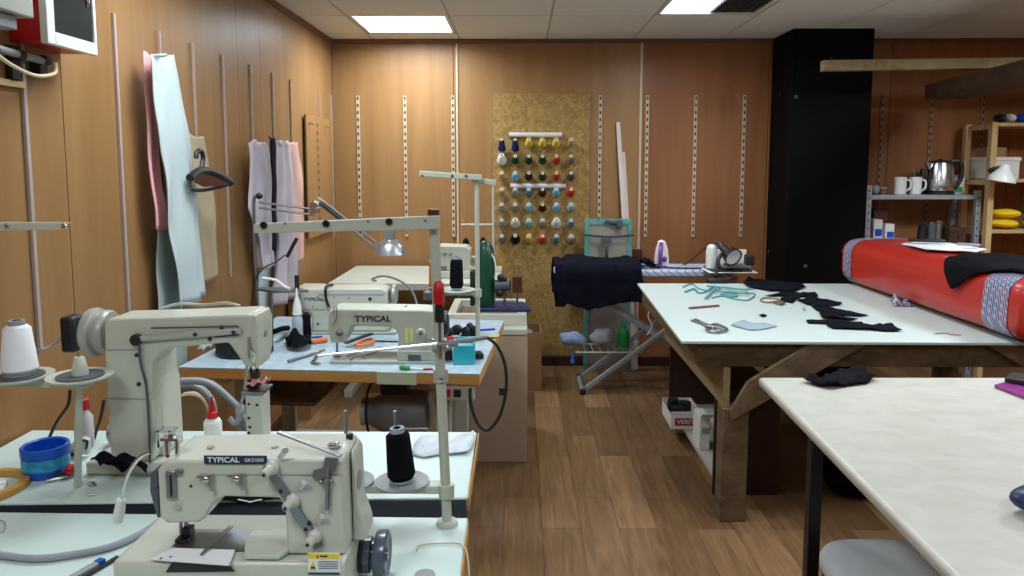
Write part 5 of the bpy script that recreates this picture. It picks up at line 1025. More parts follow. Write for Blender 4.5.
v0, v1 = ty(433, 266, OY), ty(447, 272, OY); MB().b6(v0.x, v1.x, OY-.004, OY-.0005, v1.z, v0.z).build('looper_cover', M_STEEL, t, bevel=.002)
MB().lathe([(.03, 0), (.045, .006), (.045, .03), (.03, .035)], (ty(477, 268, OY).x+.002, OY+.1, SZ+.11), (1, 0, 0), 22).build('hand_wheel', M_BLACK, t)
SYo = 4.98; sxo = ty(495, 260, SYo).x
t = thing('thread_stand', 'thin pale thread stand with crossbars left of the chipboard panel', 'thread stand', (sxo-.02, SYo, SZ), 'thread stands')
MB().cyl((sxo-.012, SYo, SZ+.008), (sxo-.012, SYo, ty(495, 186, SYo).z), .008, n=12).build('pole', M_CREAM, t); MB().lathe([(.03, 0), (.028, .006), (.012, .01)], (sxo-.012, SYo, SZ), (0, 0, 1), 18).build('foot', M_CREAM, t)
a, b = ty(461, 224.5, SYo), ty(495, 224.5, SYo); MB().cyl(a, (sxo-.02, SYo, b.z), .006, n=10).build('crossbar', M_CREAM, t); a2 = ty(461, 220, SYo); MB().cyl(a2, a2+Vector((.02, 0, -.01)), .004, n=8).build('crossbar_tip', M_ORANGE, t)
a, b = ty(480, 181.5, SYo), ty(495, 185, SYo); MB().bar(a, Vector((sxo-.004, SYo, b.z)), .012, .012).build('top_arm', M_GREEN_E, t)
zz = ty(480, 256, SYo).z; x0 = ty(462, 256, SYo).x; MB().b6(x0-.03, sxo-.021, SYo-.02, SYo+.02, zz-.012, zz).build('cone_shelf', M_CREAM, t, bevel=.002)
for px, h, lb in ((466, .115, 'left black thread cone on the thin stand behind the overlock'), (483, .12, 'middle black thread cone on the thin stand behind the overlock'), (491, .085, 'right black thread cone on the thin stand behind the overlock')):
    v = ty(px, 256, SYo); thread_cone('thread_cone', lb, (min(v.x, sxo-.05) if px < 490 else v.x-.0, SYo-(.0 if px < 490 else .05), (zz if px < 490 else SZ)+.0015), (0, 0, 1), .026, .019, h if px < 490 else .17, M_BLACKCL, M_BLACK, 'thread cones on stands', 16)
# ------------------------------------------------------------------ ironing corner
IY0, IY1, IZ = 4.60, 4.93, .80
t = thing('ironing_board', 'ironing board with a blue patterned cover and crossed grey legs by the back wall', 'ironing board', (.75, 4.76, 0))
P = [(.22, 4.72), (.26, 4.64), (.36, IY0), (1.34, IY0), (1.34, IY1), (.36, IY1), (.26, 4.88), (.22, 4.80)]
MB().prism(P, 'z', IZ-.045, IZ).build('padded_top', M_COVER, t, bevel=.012)
la0, la1 = ty(593, 383, 4.62), ty(664, 331, 4.62); lb0, lb1 = ty(622, 312, 4.76), ty(690, 356, 4.76)
def ext(a, b, z): return a+(b-a)*((z-a.z)/(b.z-a.z))
for y, yb in ((4.62, 4.66), (4.90, 4.86)):
    a, b = Vector((la0.x, y, la0.z)), Vector((la1.x, y, la1.z)); MB().bar(ext(a, b, .035), ext(a, b, IZ-.047), .026, .032, up=(0, 1, 0)).build('leg', M_GALV, t, bevel=.003)
    a, b = Vector((lb0.x, yb, lb0.z)), Vector((lb1.x, yb, lb1.z)); MB().bar(ext(a, b, .018), ext(a, b, IZ-.047), .026, .032, up=(0, 1, 0)).build('leg', M_GALV, t, bevel=.003)
a = ext(la0, la1, .02); MB().cyl((a.x, 4.60, .018), (a.x, 4.93, .018), .017).build('foot_tube', M_GALV, t)
for y in (4.585, 4.915): MB().lathe([(.012, -.0), (.019, .004), (.019, .03), (.012, .034)], (a.x, y, .02), (0, 1, 0), 14).build('foot_cap', M_RUBBER, t)
b = ext(lb0, lb1, .018); MB().cyl((b.x, 4.64, .018), (b.x, 4.88, .018), .017).build('foot_tube', M_GALV, t)
zz = ty(640, 340, 4.66).z+.02; r0, r1 = ty(575, 355, 4.66).x, ty(645, 345, 4.66).x; zr = ty(600, 352, 4.66).z
mb = MB()
for y in (4.65, 4.87): mb.tube([(r0, y, zr), (r1-.02, y, zr), (r1, y, zr+.02)], .005, 6, k=0)
for k in range(9): x = r0+.02+k*(r1-r0-.06)/8; mb.tube([(x, 4.65, zr+.003), (x, 4.87, zr+.003)], .003, 6, k=0)
mb.build('wire_shelf', M_CREAM_D, t)
# navy trousers draped across the board
def drape(name, m, label, x0, x1, zend_f, zend_b, seed, amp=.012, yr0=IY0, yr1=IY1, th=.02, xs=0, off=0):
    Lf, Lt, Lb = IZ-zend_f, yr1-yr0+.05, IZ-zend_b; L = Lf+Lt+Lb
    def fn(u, v):
        s = v*L; x = x0+(x1-x0)*u; n1 = noise.noise((u*5, v*6, seed)); n2 = noise.noise((u*14, v*3, seed+4))
        ze = zend_f+.10*max(0, u-.62)**1.2*(1 if u > .62 else 0)+.02*math.sin(u*9+1)*(u > .1)
        if s < Lf: y = yr0-.018; z = ze+s*(IZ-ze)/Lf; out = -1
        elif s < Lf+Lt: y = yr0-.018+(s-Lf)/Lt*(yr1-yr0+.036); z = IZ+.016; out = 0
        else: y = yr1+.018; z = IZ-(s-Lf-Lt); out = 1
        if out == 0: z += abs(n1)*.03+abs(n2)*.02+.006+.035*max(0, math.sin(u*PI*2.2-.15))**2*math.sin(PI*(s-Lf)/Lt)
        else: y += out*(abs(n1)*.02+abs(n2)*amp); z += n2*.01
        y += out*off; z += off if out == 0 else 0
        if z > IZ-.06 and out: y -= out*(-.004); z += abs(n1)*.02*max(0, (z-IZ+.06)/.06)
        return Vector((x+n1*.015+xs*(v-.5), y, z))
    o = MB().grid(fn, 30, 60).build(name, m, solid=th, ang=70); return tag(o, label, 'trousers', 'trousers on the ironing board')
x0, x1 = ty(560, 300, 4.58).x, ty(600, 300, 4.58).x; x2 = ty(640, 300, 4.58).x
drape('trousers', M_DENIM, 'wide navy trousers draped lowest over the narrow end of the ironing board', x0-.03, x2+.012, ty(570, 306, 4.58).z, .60, 1.5)
cloth_patch('trousers', [(x2+.03, 4.64), (x2+.08, 4.625), (x2+.12, 4.68), (x2+.125, 4.76), (x2+.09, 4.86), (x2+.03, 4.88)], IZ, M_DENIM, 'crumpled navy trouser end lying on the board between the draped pair and the iron', 'trousers', 'trousers on the ironing board', amp=.07, freq=9)
def lump(c, r, seed, k=.35):
    mb = MB(); mb.ball(c, r, 20, 12); c = Vector(c)
    for i, v in enumerate(mb.v): d = v-c; mb.v[i] = c+d*(1+k*noise.noise((d.x*14+seed, d.y*14, d.z*18)))
    return mb
# iron standing on its heel
q = ty(660, 272, 4.74); t = thing('steam_iron', 'white and violet steam iron standing on its heel on the ironing board', 'iron', (q.x, 4.74, IZ+.001)); zi = IZ+.002
iz = ty(657, 240, 4.74).z-zi
sole = [(-.058, 0), (.058, 0), (.062, .05), (.050, .12), (.028, .17), (0, iz), (-.028, .17), (-.05, .12), (-.062, .05)]
sc = .76; sole = [(q.x+.008+x*sc, zi+z_) for x, z_ in sole]
MB().prism(sole, 'y', 4.752, 4.76).build('soleplate', M_CHROME, t, bevel=.002)
MB().prism([(q.x+.008+(x-q.x-.008)*.93, zi+.002+(z_-zi)*.95) for x, z_ in sole], 'y', 4.715, 4.7515, top=sole).build('body', M_WHITE, t, bevel=.006)
mb = MB(); mb.tube([(q.x-.012, 4.712, zi+.02), (q.x-.014, 4.66, zi+.025), (q.x-.016, 4.65, zi+.08), (q.x-.010, 4.665, zi+.13), (q.x-.002, 4.708, zi+.155)], .013, 10); mb.build('handle', M_VIOLET, t)
MB().ball((q.x+.022, 4.712, zi+.055), (.016, .01, .018)).build('steam_dial', M_VIOLET, t); 
mb = MB(); mb.b6(q.x-.03, q.x+.035, 4.70, 4.75, zi-.001, zi+.012); mb.build('heel_rest', M_VIOLET, t, bevel=.003)
mb = MB(); mb.tube([(q.x+.015, 4.70, IZ+.007), (q.x+.08, 4.66, IZ+.007), (q.x+.2, 4.65, IZ+.007), (q.x+.33, 4.66, IZ+.007), (1.16, 4.62, IZ+.006)], .005, 8); tag(mb.build('cable', M_RUBBER), 'black iron cable lying along the ironing board', 'cable')
# rags and bottle on the wire shelf
zs = zr+.009
for c, r, m, lb in (((.35, 4.76, zs+.058), (.085, .065, .042), mat('pale_blue_rag', (128, 146, 184), .9, var=.3, scale=(22, 22, 22)), 'blue and white rag spilling off the left of the wire shelf'), ((.535, 4.78, zs+.07), (.072, .055, .05), M_GREYRAG, 'grey rag bundle in the middle of the wire shelf')):
    tag(lump(c, r, c[0]*9, .4).build('rag', m), lb, 'rag', 'rags on the wire shelf')
q = ty(573, 352, 4.63); o = hanging('rag', M_BLUECL, [(zs-.01, 4.66), (zs-.08, 4.67)], [(zs-.01, 4.76), (zs-.1, 4.72)], zs-.01, zs-.09, q.x-XL, nu=6, nv=8) ; tag(o, 'blue rag corner hanging off the wire shelf', 'rag', 'rags on the wire shelf')
qx = ty(624, 332, 4.75).x; t = thing('bottle', 'green plastic bottle on the wire shelf', 'bottle', (qx, 4.78, zs+.001)); MB().lathe([(.035, 0), (.038, .006), (.038, .09), (.015, .12), (.014, .14)], (qx, 4.78, zs+.001), (0, 0, 1), 18).build('body', M_GREENP, t); MB().lathe([(.017, .1405), (.017, .16)], (qx, 4.78, zs+.001), (0, 0, 1), 12).build('cap', M_TEALTAPE, t)
# tall taped board with clamp behind the trousers
a, b = ty(585, 219, 5.12), ty(632, 219, 5.12); zt = a.z
t = thing('taped_board', 'grey board edged with teal tape standing behind the navy trousers', 'board', ((a.x+b.x)/2, 5.13, 0))
MB().b6(a.x+.008, b.x-.008, 5.125, 5.14, .0, zt-.006).build('board', mat('grey_card', (150, 144, 136), .7, var=.05), t)
mb = MB(); mb.b6(a.x, a.x+.03, 5.118, 5.145, .0, zt-.04); mb.b6(b.x-.03, b.x, 5.118, 5.145, .0, zt-.04); mb.b6(a.x, b.x, 5.118, 5.145, zt-.0395, zt); mb.build('tape_edge', M_TEALTAPE, t)
zc = ty(600, 236, 5.06).z; mb = MB(); mb.tube([(a.x-.01, 5.09, zc+.005), ((a.x+b.x)/2, 5.085, zc-.008), (b.x+.01, 5.09, zc+.004)], .007, 8); mb.build('rod', M_BLACK, t)
mx = ty(607, 240, 5.06).x; MB().cyl((mx, 5.085, .62), (mx, 5.085, zc-.016), .014).build('post', M_CHROME, t); mb = MB(); mb.box((mx, 5.085, zc-.035), (.07, .03, .035)); mb.box((mx+.05, 5.105, zc+.09), (.12, .02, .02), (0, .2, 0)); mb.box((mx+.09, 5.1, zc+.08), (.04, .03, .05)); mb.build('clamp', M_DARKGREY, t, bevel=.003)
# white profiles leaning on the wall
for p0, p1, lb in (((618.5, 122), (626.5, 262), 'taller white plastic profile leaning on the back wall'), ((623.5, 152), (630, 262), 'shorter white plastic profile leaning on the back wall')):
    a, b = ty(*p0, 5.255), ty(*p1, 5.215); k = (b.z)/(a.z-b.z); e = b+(b-a)*((b.z)/(a.z-b.z)) 
    a.y = 5.27; e = Vector((b.x+(b.x-a.x)*(b.z/(a.z-b.z)), 5.17 if p0[1] < 140 else 5.19, .0)); a.y = 5.277 if p0[1] < 140 else 5.279
    o = MB().bar(a, e, .028, .010, up=(0, 1, 0)).build('plastic_profile', mat('pinkish_white_plastic', (214, 200, 194), .45), bevel=.002); tag(o, lb, 'profile', 'white plastic profiles')
a, b = ty(633, 249, 5.28), ty(642, 263, 5.28); t = thing('wall_socket', 'brown wall socket above the ironing board', 'socket', ((a.x+b.x)/2, 5.29, b.z)); MB().b6(a.x, b.x, 5.265, 5.298, b.z, a.z).build('box', M_SILL, t, bevel=.005); MB().lathe([(.022, 0), (.022, .004), (.016, .005), (.015, .001)], ((a.x+b.x)/2, 5.2648, (a.z+b.z)/2), (0, -1, 0), 18).build('socket_face', M_SILL, t)
mb = MB(); xw = ty(652, 300, 4.55).x; mb.tube([ty(650, 292, 4.56), ty(651, 305, 4.55), ty(648, 316, 4.55), ty(652, 326, 4.55), ty(647, 335, 4.55)], .004, 6); mb.tube([ty(653, 292, 4.57), ty(653, 308, 4.56), ty(655, 318, 4.56)], .004, 6); tag(mb.build('hanging_wire', M_WHITE), 'white wire hanging down beside the cutting table corner', 'wire')
# lamp, white unit on the far end of the ironing board
t = thing('appliance', 'white box shaped appliance with a chrome tray at the far edge of the cutting table', 'appliance', (1.31, 4.55, .765)); 
a, b = ty(707, 277, 4.50), ty(752, 277, 4.50)
MB().b6(a.x, b.x+.02, 4.45, 4.70, .802, .810).build('base', M_WHITE, t, bevel=.004); MB().b6(a.x+.02, b.x-.01, 4.46, 4.68, .8105, .822).build('black_plate', M_BLACK, t, bevel=.003)
MB().lathe([(.035, 0), (.035, .1), (.03, .13), (.015, .145)], (a.x+.04, 4.56, .8225), (0, 0, 1), 20).build('tank', M_WHITE, t)
mb = MB(); mb.prism([(a.x+.085, .823), (b.x-.01, .823), (b.x-.005, .86), (a.x+.08, .86)], 'y', 4.48, 4.60); mb.build('chrome_tray', M_CHROME, t, bevel=.008); MB().b6(a.x+.09, b.x-.005, 4.605, 4.63, .8225, .93).build('back_panel', M_WHITE, t, bevel=.004)

t = thing('clip_lamp', 'black clip lamp with a white reflector clamped over the white appliance', 'lamp', (1.25, 4.47, .81)); c = ty(732, 256, 4.42)
ax = Vector((.35, -.8, -.42)).normalized(); MB().lathe([(.018, -.10), (.024, -.095), (.026, -.04), (.05, -.02), (.058, .02), (.056, .022), (.05, .0), (.02, -.02), (0, -.022)], c, ax, 24, cap=False).build('shade', M_BLACK, t)
MB().lathe([(.0, -.014), (.03, -.008), (.05, .014), (.049, .016), (.0, .004)], c, ax, 24, cap=False).build('reflector', M_WHITE, t)
w = c-ax*.10; MB().cyl(w, w-ax*.03+Vector((0, 0, .01)), .022, .018).build('lamp_socket', M_BLACK, t)
MB().tube([c-ax*.06, ty(719, 258, 4.40), ty(717, 268, 4.38), ty(716, 276, 4.36)], .012, 8).build('arm', M_BLACK, t)
mb = MB(); q = tz(718, 279, .785); mb.box((q.x, 4.36, .773), (.12, .07, .022)); mb.build('clamp', M_BLACK, t, bevel=.005)
q2 = ty(748, 262, 4.46); MB().box((q2.x-.012, 4.40, q2.z+.02), (.05, .06, .06)).build('switch_block', M_BLACK, t, bevel=.006)
mb = MB(); mb.tube([w-ax*.045+Vector((0,.0,.012)), ty(712, 245, 4.62), ty(704, 249, 4.68), ty(694, 258, 4.74), ty(686, 264, 4.8), Vector((ty(680, 268, 4.84).x, 4.84, IZ+.02)), (1.02, 4.85, IZ+.014)], .006, 8); tag(mb.build('lamp_cord', M_SILL), 'brown cord running from the clip lamp down to the ironing board', 'cord')

# ------------------------------------------------------------------ big cutting table
CZ = .76; RB = (1.46, 4.335)
t = thing('cutting_table', 'large white topped cutting table on raw timber legs with diagonal braces', 'table', (1.4, 3.6, 0))
MB().prism([(.640, 2.885), (2.62, 2.865), (2.62, 4.335), (.694, 4.335)], 'z', CZ-.012, CZ).build('tabletop', mat('white_hardboard', (196, 208, 204), .5, var=.015), t, bevel=.002)
z2 = CZ-.0125; z1 = ty(698, 366.5, 2.93).z
MB().b6(.716, 2.55, 2.93, 2.965, z1, z2).build('front_rail', M_TIMBER, t, bevel=.003)
MB().b6(.716, 2.55, 4.25, 4.285, z1, z2).build('back_rail', M_TIMBER, t, bevel=.003)
MB().b6(.716, .75, 2.9655, 4.2495, z1+.0, z2).build('side_rail', M_TIMBER, t, bevel=.003)
MB().b6(2.52, 2.55, 2.966, 4.249, z1, z2).build('side_rail', M_TIMBER, t, bevel=.003)
zb = ty(727, 407, 2.93).z; MB().b6(.822, .850, 2.925, 4.15, zb, z1-.002).build('lower_rail', M_TIMBER_Y, t, bevel=.003)
lx0, lx1 = ty(720, 420, 2.95).x, ty(747, 420, 2.95).x
for i, (x, y, zz_) in enumerate(((lx0, 2.91, zb-.001), (2.4, 2.91, z1-.002), (.95, 4.155, z1-.002), (2.4, 4.155, z2))): MB().b6(x, x+.105, y, y+.09, 0, zz_).build('leg', M_TIMBER, t, bevel=.004)
a, b = ty(727, 418, 2.93), ty(843, 345, 2.93)
a = ty(744, 398, 2.90); b = ty(840, 352, 2.90); d = (b-a).normalized(); n = Vector((-d.z, 0, d.x))
BR = pf([(729, 408), (729, 420), (733, 417), (864, 343), (806, 343), (746, 380)], 2.915); BR = [(x, min(z_, z2)) for x, z_ in BR]
MB().prism(BR, 'y', 2.887, 2.909).build('brace', M_TIMBER, t, bevel=.003)
MB().prism([(x*-1+3.22, z_) for x, z_ in BR], 'y', 2.887, 2.909).build('brace', M_TIMBER, t, bevel=.003)
# dark brown open cabinet under it, with cartons
wx0, wx1, wy0, wy1 = .885, 1.14, 3.16, 4.13; wz = zb-.003
t = thing('cabinet', 'dark brown open shelf unit under the cutting table', 'cabinet', (1.0, 3.7, 0))
MB().b6(wx0-.03, wx1, wy0, wy0+.018, 0, wz).build('side_panel', M_WENGE, t); MB().b6(wx0-.03, wx1, wy1, wy1+.018, 0, wz).build('side_panel', M_WENGE, t)
MB().b6(wx1-.012, wx1-.001, wy0+.0185, wy1-.0005, 0.0, wz-.02).build('back_panel', M_WENGE, t); MB().b6(wx0-.03, wx1, wy0+.0185, wy1-.0005, wz-.018, wz).build('top_panel', M_WENGE, t)
MB().b6(wx0-.03, wx1-.0125, wy0+.0185, wy1-.0005, .075, .095).build('shelf', mat('white_shelf_edge', (190, 186, 178), .5), t); MB().b6(wx0-.025, wx1-.0125, wy0+.0185, wy1-.0005, .30, .315).build('shelf', M_WENGE, t) if 0 else None
t = thing('carton', 'white carton with a red lettered band inside the dark shelf unit', 'carton', (.85, 3.8, .096)); a, b = ty(671, 420, 3.72), ty(701, 420, 3.72); zt = ty(680, 412, 3.72).z
mb = MB(); X0, X1 = a.x, b.x; mb.b6(X0, X1, 3.72, 3.725, .096, zt); mb.b6(X0, X1, 3.955, 3.96, .096, zt); mb.b6(X0, X0+.005, 3.725, 3.955, .096, zt-.02); mb.b6(X1-.005, X1, 3.725, 3.955, .096, zt); mb.b6(X0, X1, 3.725, 3.955, .096, .10); mb.build('body', M_CARTON, t)
zm = ty(685, 422, 3.72).z; bd = MB().b6(X0+.02, X1-.008, 3.7185, 3.7198, zm-.02, zm+.02).build('band', mat('dark_red_print', (150, 34, 44), .7), t); lettering('VERITE', ((X0+X1)/2+.006, 3.718, zm), (1, 0, 0), (0, 0, 1), .032, M_CARTON, bd, bold=.01, xs=1.1)
for dx, dy, r in ((.045, .06, .03), (.10, .14, .035), (.05, .19, .03)): tag(MB().cyl((X0+dx, 3.72+dy, .101), (X0+dx, 3.72+dy, zt+.008), r, n=14).build('dark_roll', M_RUBBER), 'dark roll standing in the red lettered carton', 'roll', 'rolls in the white carton')
t = thing('carton', 'small narrow white carton in front of the red lettered one', 'carton', (.90, 3.5, .096)); a, b = ty(698, 440, 3.45), ty(707, 440, 3.45); zt = ty(700, 417, 3.45).z; X0 = ty(700, 430, 3.44).x
MB().b6(X0, X0+.048, 3.44, 3.58, .096, zt).build('body', M_CARTON, t, bevel=.002); mb = MB(); mb.bar(Vector((X0+.028, 3.44, zt+.002)), Vector((X0+.028, 3.40, zt+.03)), .055, .003); mb.build('flap', M_CARTON, t)
mb = MB(); mb.b6(X0+.01, X0+.045, 3.4385, 3.4395, zt-.08, zt-.05); mb.build('print', M_GREY, t)
t = thing('bag', 'black bag lying on the floor under the cutting table', 'bag', (1.47, 3.2, 0)); o = lump((1.47, 3.2, .09), (.13, .12, .088), 3.3, .2).build('body', M_BLACKCL, t); MB().tube([(1.40, 3.12, .14), (1.42, 3.09, .2), (1.46, 3.09, .2), (1.48, 3.12, .14)], .006, 6).build('handle', M_GREYRAG, t)
mb = MB(); mb.tube([(1.55, 3.04, .006), (1.58, 3.03, .02), (1.62, 3.04, .02), (1.62, 3.06, .006)], .006, 6); tag(mb.build('cable_loop', M_IVORY), 'pale cable loop on the floor beside the black bag', 'cable')

# things on the cutting table
CS = CZ
mb = MB(); mb.tube([tz(*p, CS+.004) for p in ((683, 287), (692, 284), (700, 289), (716, 291), (722, 287), (740, 289), (754, 289))], .004, 6); mb.tube([tz(*p, CS+.005) for p in ((685, 292), (694, 289), (699, 293), (707, 291), (714, 286))], .006, 6)
mb.tube([tz(*p, CS+.004) for p in ((712, 298), (722, 296), (735, 299), (748, 300), (755, 294), (745, 293))], .004, 6)
for a, b, w in (((707, 286), (748, 290), .022), ((714, 291), (750, 294), .018), ((706, 298), (716, 287), .014)): mb.bar(tz(*a, CS+.012), tz(*b, CS+.012), w, .006)
mb.prism(pt([(720, 295), (728, 292.5), (737, 293), (738, 297), (728, 298.5)], CS), 'z', CS+.001, CS+.008)
tag(mb.build('strap_tangle', M_TEAL), 'tangle of teal straps near the back of the cutting table', 'straps')
o = MB().bar(tz(689, 308, CS+.006), tz(719, 305.5, CS+.006), .012, .009).build('pencil', mat('red_brown_pencil', (130, 80, 66), .5), bevel=.002); tag(o, 'red brown pencil lying on the cutting table', 'pencil')
t = thing('scissors', 'steel dressmaking scissors near the front corner of the cutting table', 'scissors', tz(705, 325, CS+.001))
mb = MB(); mb.bar(tz(692, 320, CS+.006), tz(712, 326, CS+.006), .018, .005); mb.bar(tz(695, 319, CS+.010), tz(711, 327, CS+.010), .014, .005); mb.build('blade', M_STEEL, t)
for pts in (((710, 326), (716, 324), (724, 327), (727, 330), (720, 331.5), (712, 329)), ((706, 327), (709, 331), (716, 332), (722, 331), (716, 328), (710, 327))): MB().tube([tz(*p, CS+.008) for p in pts]+[tz(*pts[0], CS+.008)], .006, 8).build('handle', M_STEEL, t)
cloth_patch('cloth_scrap', pt([(731, 326), (742, 321), (752, 324), (763, 324), (777, 327), (765, 330), (752, 331), (742, 329)], CS), CS, M_GREYCL, 'grey blue scrap of cloth near the front of the cutting table', 'cloth', 'cloth scraps', amp=.006)
cloth_patch('cloth_scrap', pt([(759, 316), (763, 315), (767, 316.5), (763, 318)], CS), CS, M_BLACKCL, 'tiny black chip of cloth on the cutting table', 'cloth', 'cloth scraps')
DK = [([(743, 284), (748, 280), (772, 282), (800, 285), (806, 288), (795, 292), (770, 292), (748, 288)], 'widest black cloth strip at the back of the cutting table, topmost of the row', .02),
      ([(765, 297), (783, 293), (800, 294), (815, 293), (818, 297), (800, 298), (792, 304), (780, 301), (784, 297)], 'second black cloth strip from the back, beside the brown tie', .012),
      ([(797, 301), (812, 298), (822, 300), (842, 304), (840, 306), (815, 308), (806, 305)], 'third black cloth strip from the back of the cutting table', .012),
      ([(812, 308), (828, 308), (845, 311.5), (868, 316), (860, 317.5), (838, 316), (818, 312)], 'fourth black cloth strip from the back, long and pointed', .008),
      ([(819, 313.5), (835, 315), (850, 319.5), (858, 321), (846, 321), (822, 319)], 'fifth black cloth strip from the back of the cutting table', .012),
      ([(806, 321), (830, 320.5), (862, 323.5), (865, 327), (840, 325.5), (808, 324)], 'narrow black cloth strip second from the front edge of the cutting table', .006),
      ([(826, 326), (850, 326.5), (880, 325.5), (892, 324.5), (894, 327), (902, 332), (888, 332.5), (870, 331), (832, 329.5)], 'frontmost black cloth strip with a twisted tail on the cutting table', .014)]
for i, (p, lb, am) in enumerate(DK): cloth_patch('cloth_strip', pt(p, CS), CS, M_DENIM, lb, 'cloth strip', 'black cloth strips', amp=am, freq=18, lift=lambda x, y, i=i: .006*i*0)
mb = MB(); mb.tube([tz(*p, CS+.004) for p in ((779, 299), (764, 298), (761, 301), (770, 302.5), (782, 300))], .005, 6); tag(mb.build('ribbon_tie', mat('brown_ribbon', (140, 116, 84), .8)), 'light brown ribbon tie beside the black strips', 'ribbon')
cloth_patch('cloth_scrap', pt([(773, 304), (779, 302), (786, 304), (781, 306)], CS), CS, mat('olive_cloth', (92, 96, 70), .9), 'small olive scrap below the brown ribbon', 'cloth', 'cloth scraps', amp=.012)
cloth_patch('cloth_scrap', pt([(802, 309), (805, 307.5), (806, 311), (803, 311)], CS), CS, M_GREYCL, 'tiny grey scrap left of the black strips', 'cloth', 'cloth scraps')
mb = MB(); mb.tube([tz(934, 334, CS+.002), tz(945, 333, CS+.002), tz(951, 334.5, CS+.002), tz(961, 335, CS+.002)], .002, 6); tag(mb.build('loose_thread', M_KRAFT), 'loose brown thread near the front of the cutting table', 'thread')
o = MB().grid(lambda u, v: tz(900+22*u, 307, CS)+Vector((-.03, .04*v, .006+.09*(1-abs(2*(u*.9)-.72))*max(0, v)*(.6+.4*math.sin(9*u)))), 12, 8).build('tape_scrap', M_TAPE, solid=.002); tag(o, 'crumpled scrap of printed packing tape beside the red roll', 'tape')

# red wrapped bale
t = thing('fabric_bale', 'long fabric bale wrapped in red film lying along the cutting table', 'bale', (2.1, 3.6, CZ+.001))
RX, RZ, RA, RH = 2.115, CZ+.137, .215, .134
def bale_ring(y, k=1.0, n=40, wob=0):
    out = []
    for i in range(n):
        a = 2*PI*i/n; c, s = math.cos(a), math.sin(a); e = .5
        x = RX+RA*k*math.copysign(abs(c)**e, c); z_ = RZ+RH*k*math.copysign(abs(s)**e, s)
        x += .006*noise.noise((c*2, s*2, y*3))*k; z_ += .004*noise.noise((c*2+5, s*2, y*3)) if s > 0 else 0
        out.append(Vector((x, y, z_)))
    return out
def bale_mesh(ys, ks):
    mb = MB(); n = 40; vs = []
    for y, k in zip(ys, ks): vs += bale_ring(y, k)
    fs = [(j*n+i, j*n+(i+1) % n, (j+1)*n+(i+1) % n, (j+1)*n+i) for j in range(len(ys)-1) for i in range(n)]
    return mb, vs, fs, n
ys = [2.78, 2.785, 2.81]+[2.86+.066*i for i in range(22)]+[4.36, 4.385, 4.39]; ks = [.80, .92, .985]+[1]*22+[.985, .92, .80]
mb, vs, fs, n = bale_mesh(ys, ks); fs += [tuple(range(n)), tuple((len(ys)-1)*n+i for i in range(n))]; mb.add(vs, fs); mb.build('red_wrap', M_REDFILM, t, ang=50)
for y0, y1 in ((2.86, 3.02), (4.24, 4.33)):
    yy = [y0+(y1-y0)*i/4 for i in range(5)]; mb, vs, fs, n = bale_mesh(yy, [1.012]*5); mb.add(vs, fs); mb.build('printed_tape_band', M_TAPE, t, ang=60)
def on_bale(name, m, label, cat, y0, y1, a0, a1, off=.008, seed=0, fray=.03, th=.006):
    def fn(u, v):
        a = a0+(a1-a0)*u; y = y0+(y1-y0)*v+fray*noise.noise((u*4, v*3, seed))*1.6; c, s = math.cos(a), math.sin(a); e = .5; k = 1.0
        x = RX+(RA+off)*math.copysign(abs(c)**e, c); z_ = RZ+(RH+off)*math.copysign(abs(s)**e, s)
        return Vector((x, y, z_+.014*abs(noise.noise((u*7, v*7, seed)))))
    return tag(MB().grid(fn, 24, 16).build(name, m, solid=th, ang=70), label, cat)
# black cloth hanging over the bale: outline follows the picture's drooping tip
def blackcloth():
    def fn(u, v):
        # u around the bale from the top to the left flank, v along its length
        y = 2.83+.54*v; drop = math.exp(-((v-.72)/(.22 if v > .72 else .36))**2)
        a = PI*.12+u*PI*(.50+.375*drop); c, s = math.cos(a), math.sin(a); e = .5; off = .012
        x = RX+(RA+off)*math.copysign(abs(c)**e, c); z_ = RZ+(RH+off)*math.copysign(abs(s)**e, s)
        return Vector((x-.012*abs(noise.noise((u*6, v*8, 3))), y, z_+.02*abs(noise.noise((u*6, v*8, 9)))))
    return tag(MB().grid(fn, 26, 30).build('black_cloth', M_BLACKCL, solid=.008, ang=70), 'black fleece cloth draped over the red bale', 'cloth')
blackcloth()
zt = RZ+RH
o = cloth_patch('paper_sheet', [(1.98, 3.62), (2.16, 3.50), (2.27, 3.6), (2.26, 3.9), (2.12, 3.96), (1.99, 3.86)], zt+.010, M_PAPER, 'white papers lying on top of the red bale', 'papers', amp=.006)
a = Vector((2.03, 3.86, zt+.034)); o = MB().bar(a, a+Vector((.17, -.02, 0)), .05, .014).build('glasses_case', M_BLACK, bevel=.005); tag(o, 'black case lying on the white papers on the bale', 'case')
a = Vector((2.17, 3.68, zt+.034)); o = MB().bar(a, a+Vector((.08, -.06, 0)), .03, .012).build('marker_pen', M_GREY, bevel=.004); tag(o, 'grey marker lying on the white papers on the bale', 'marker')

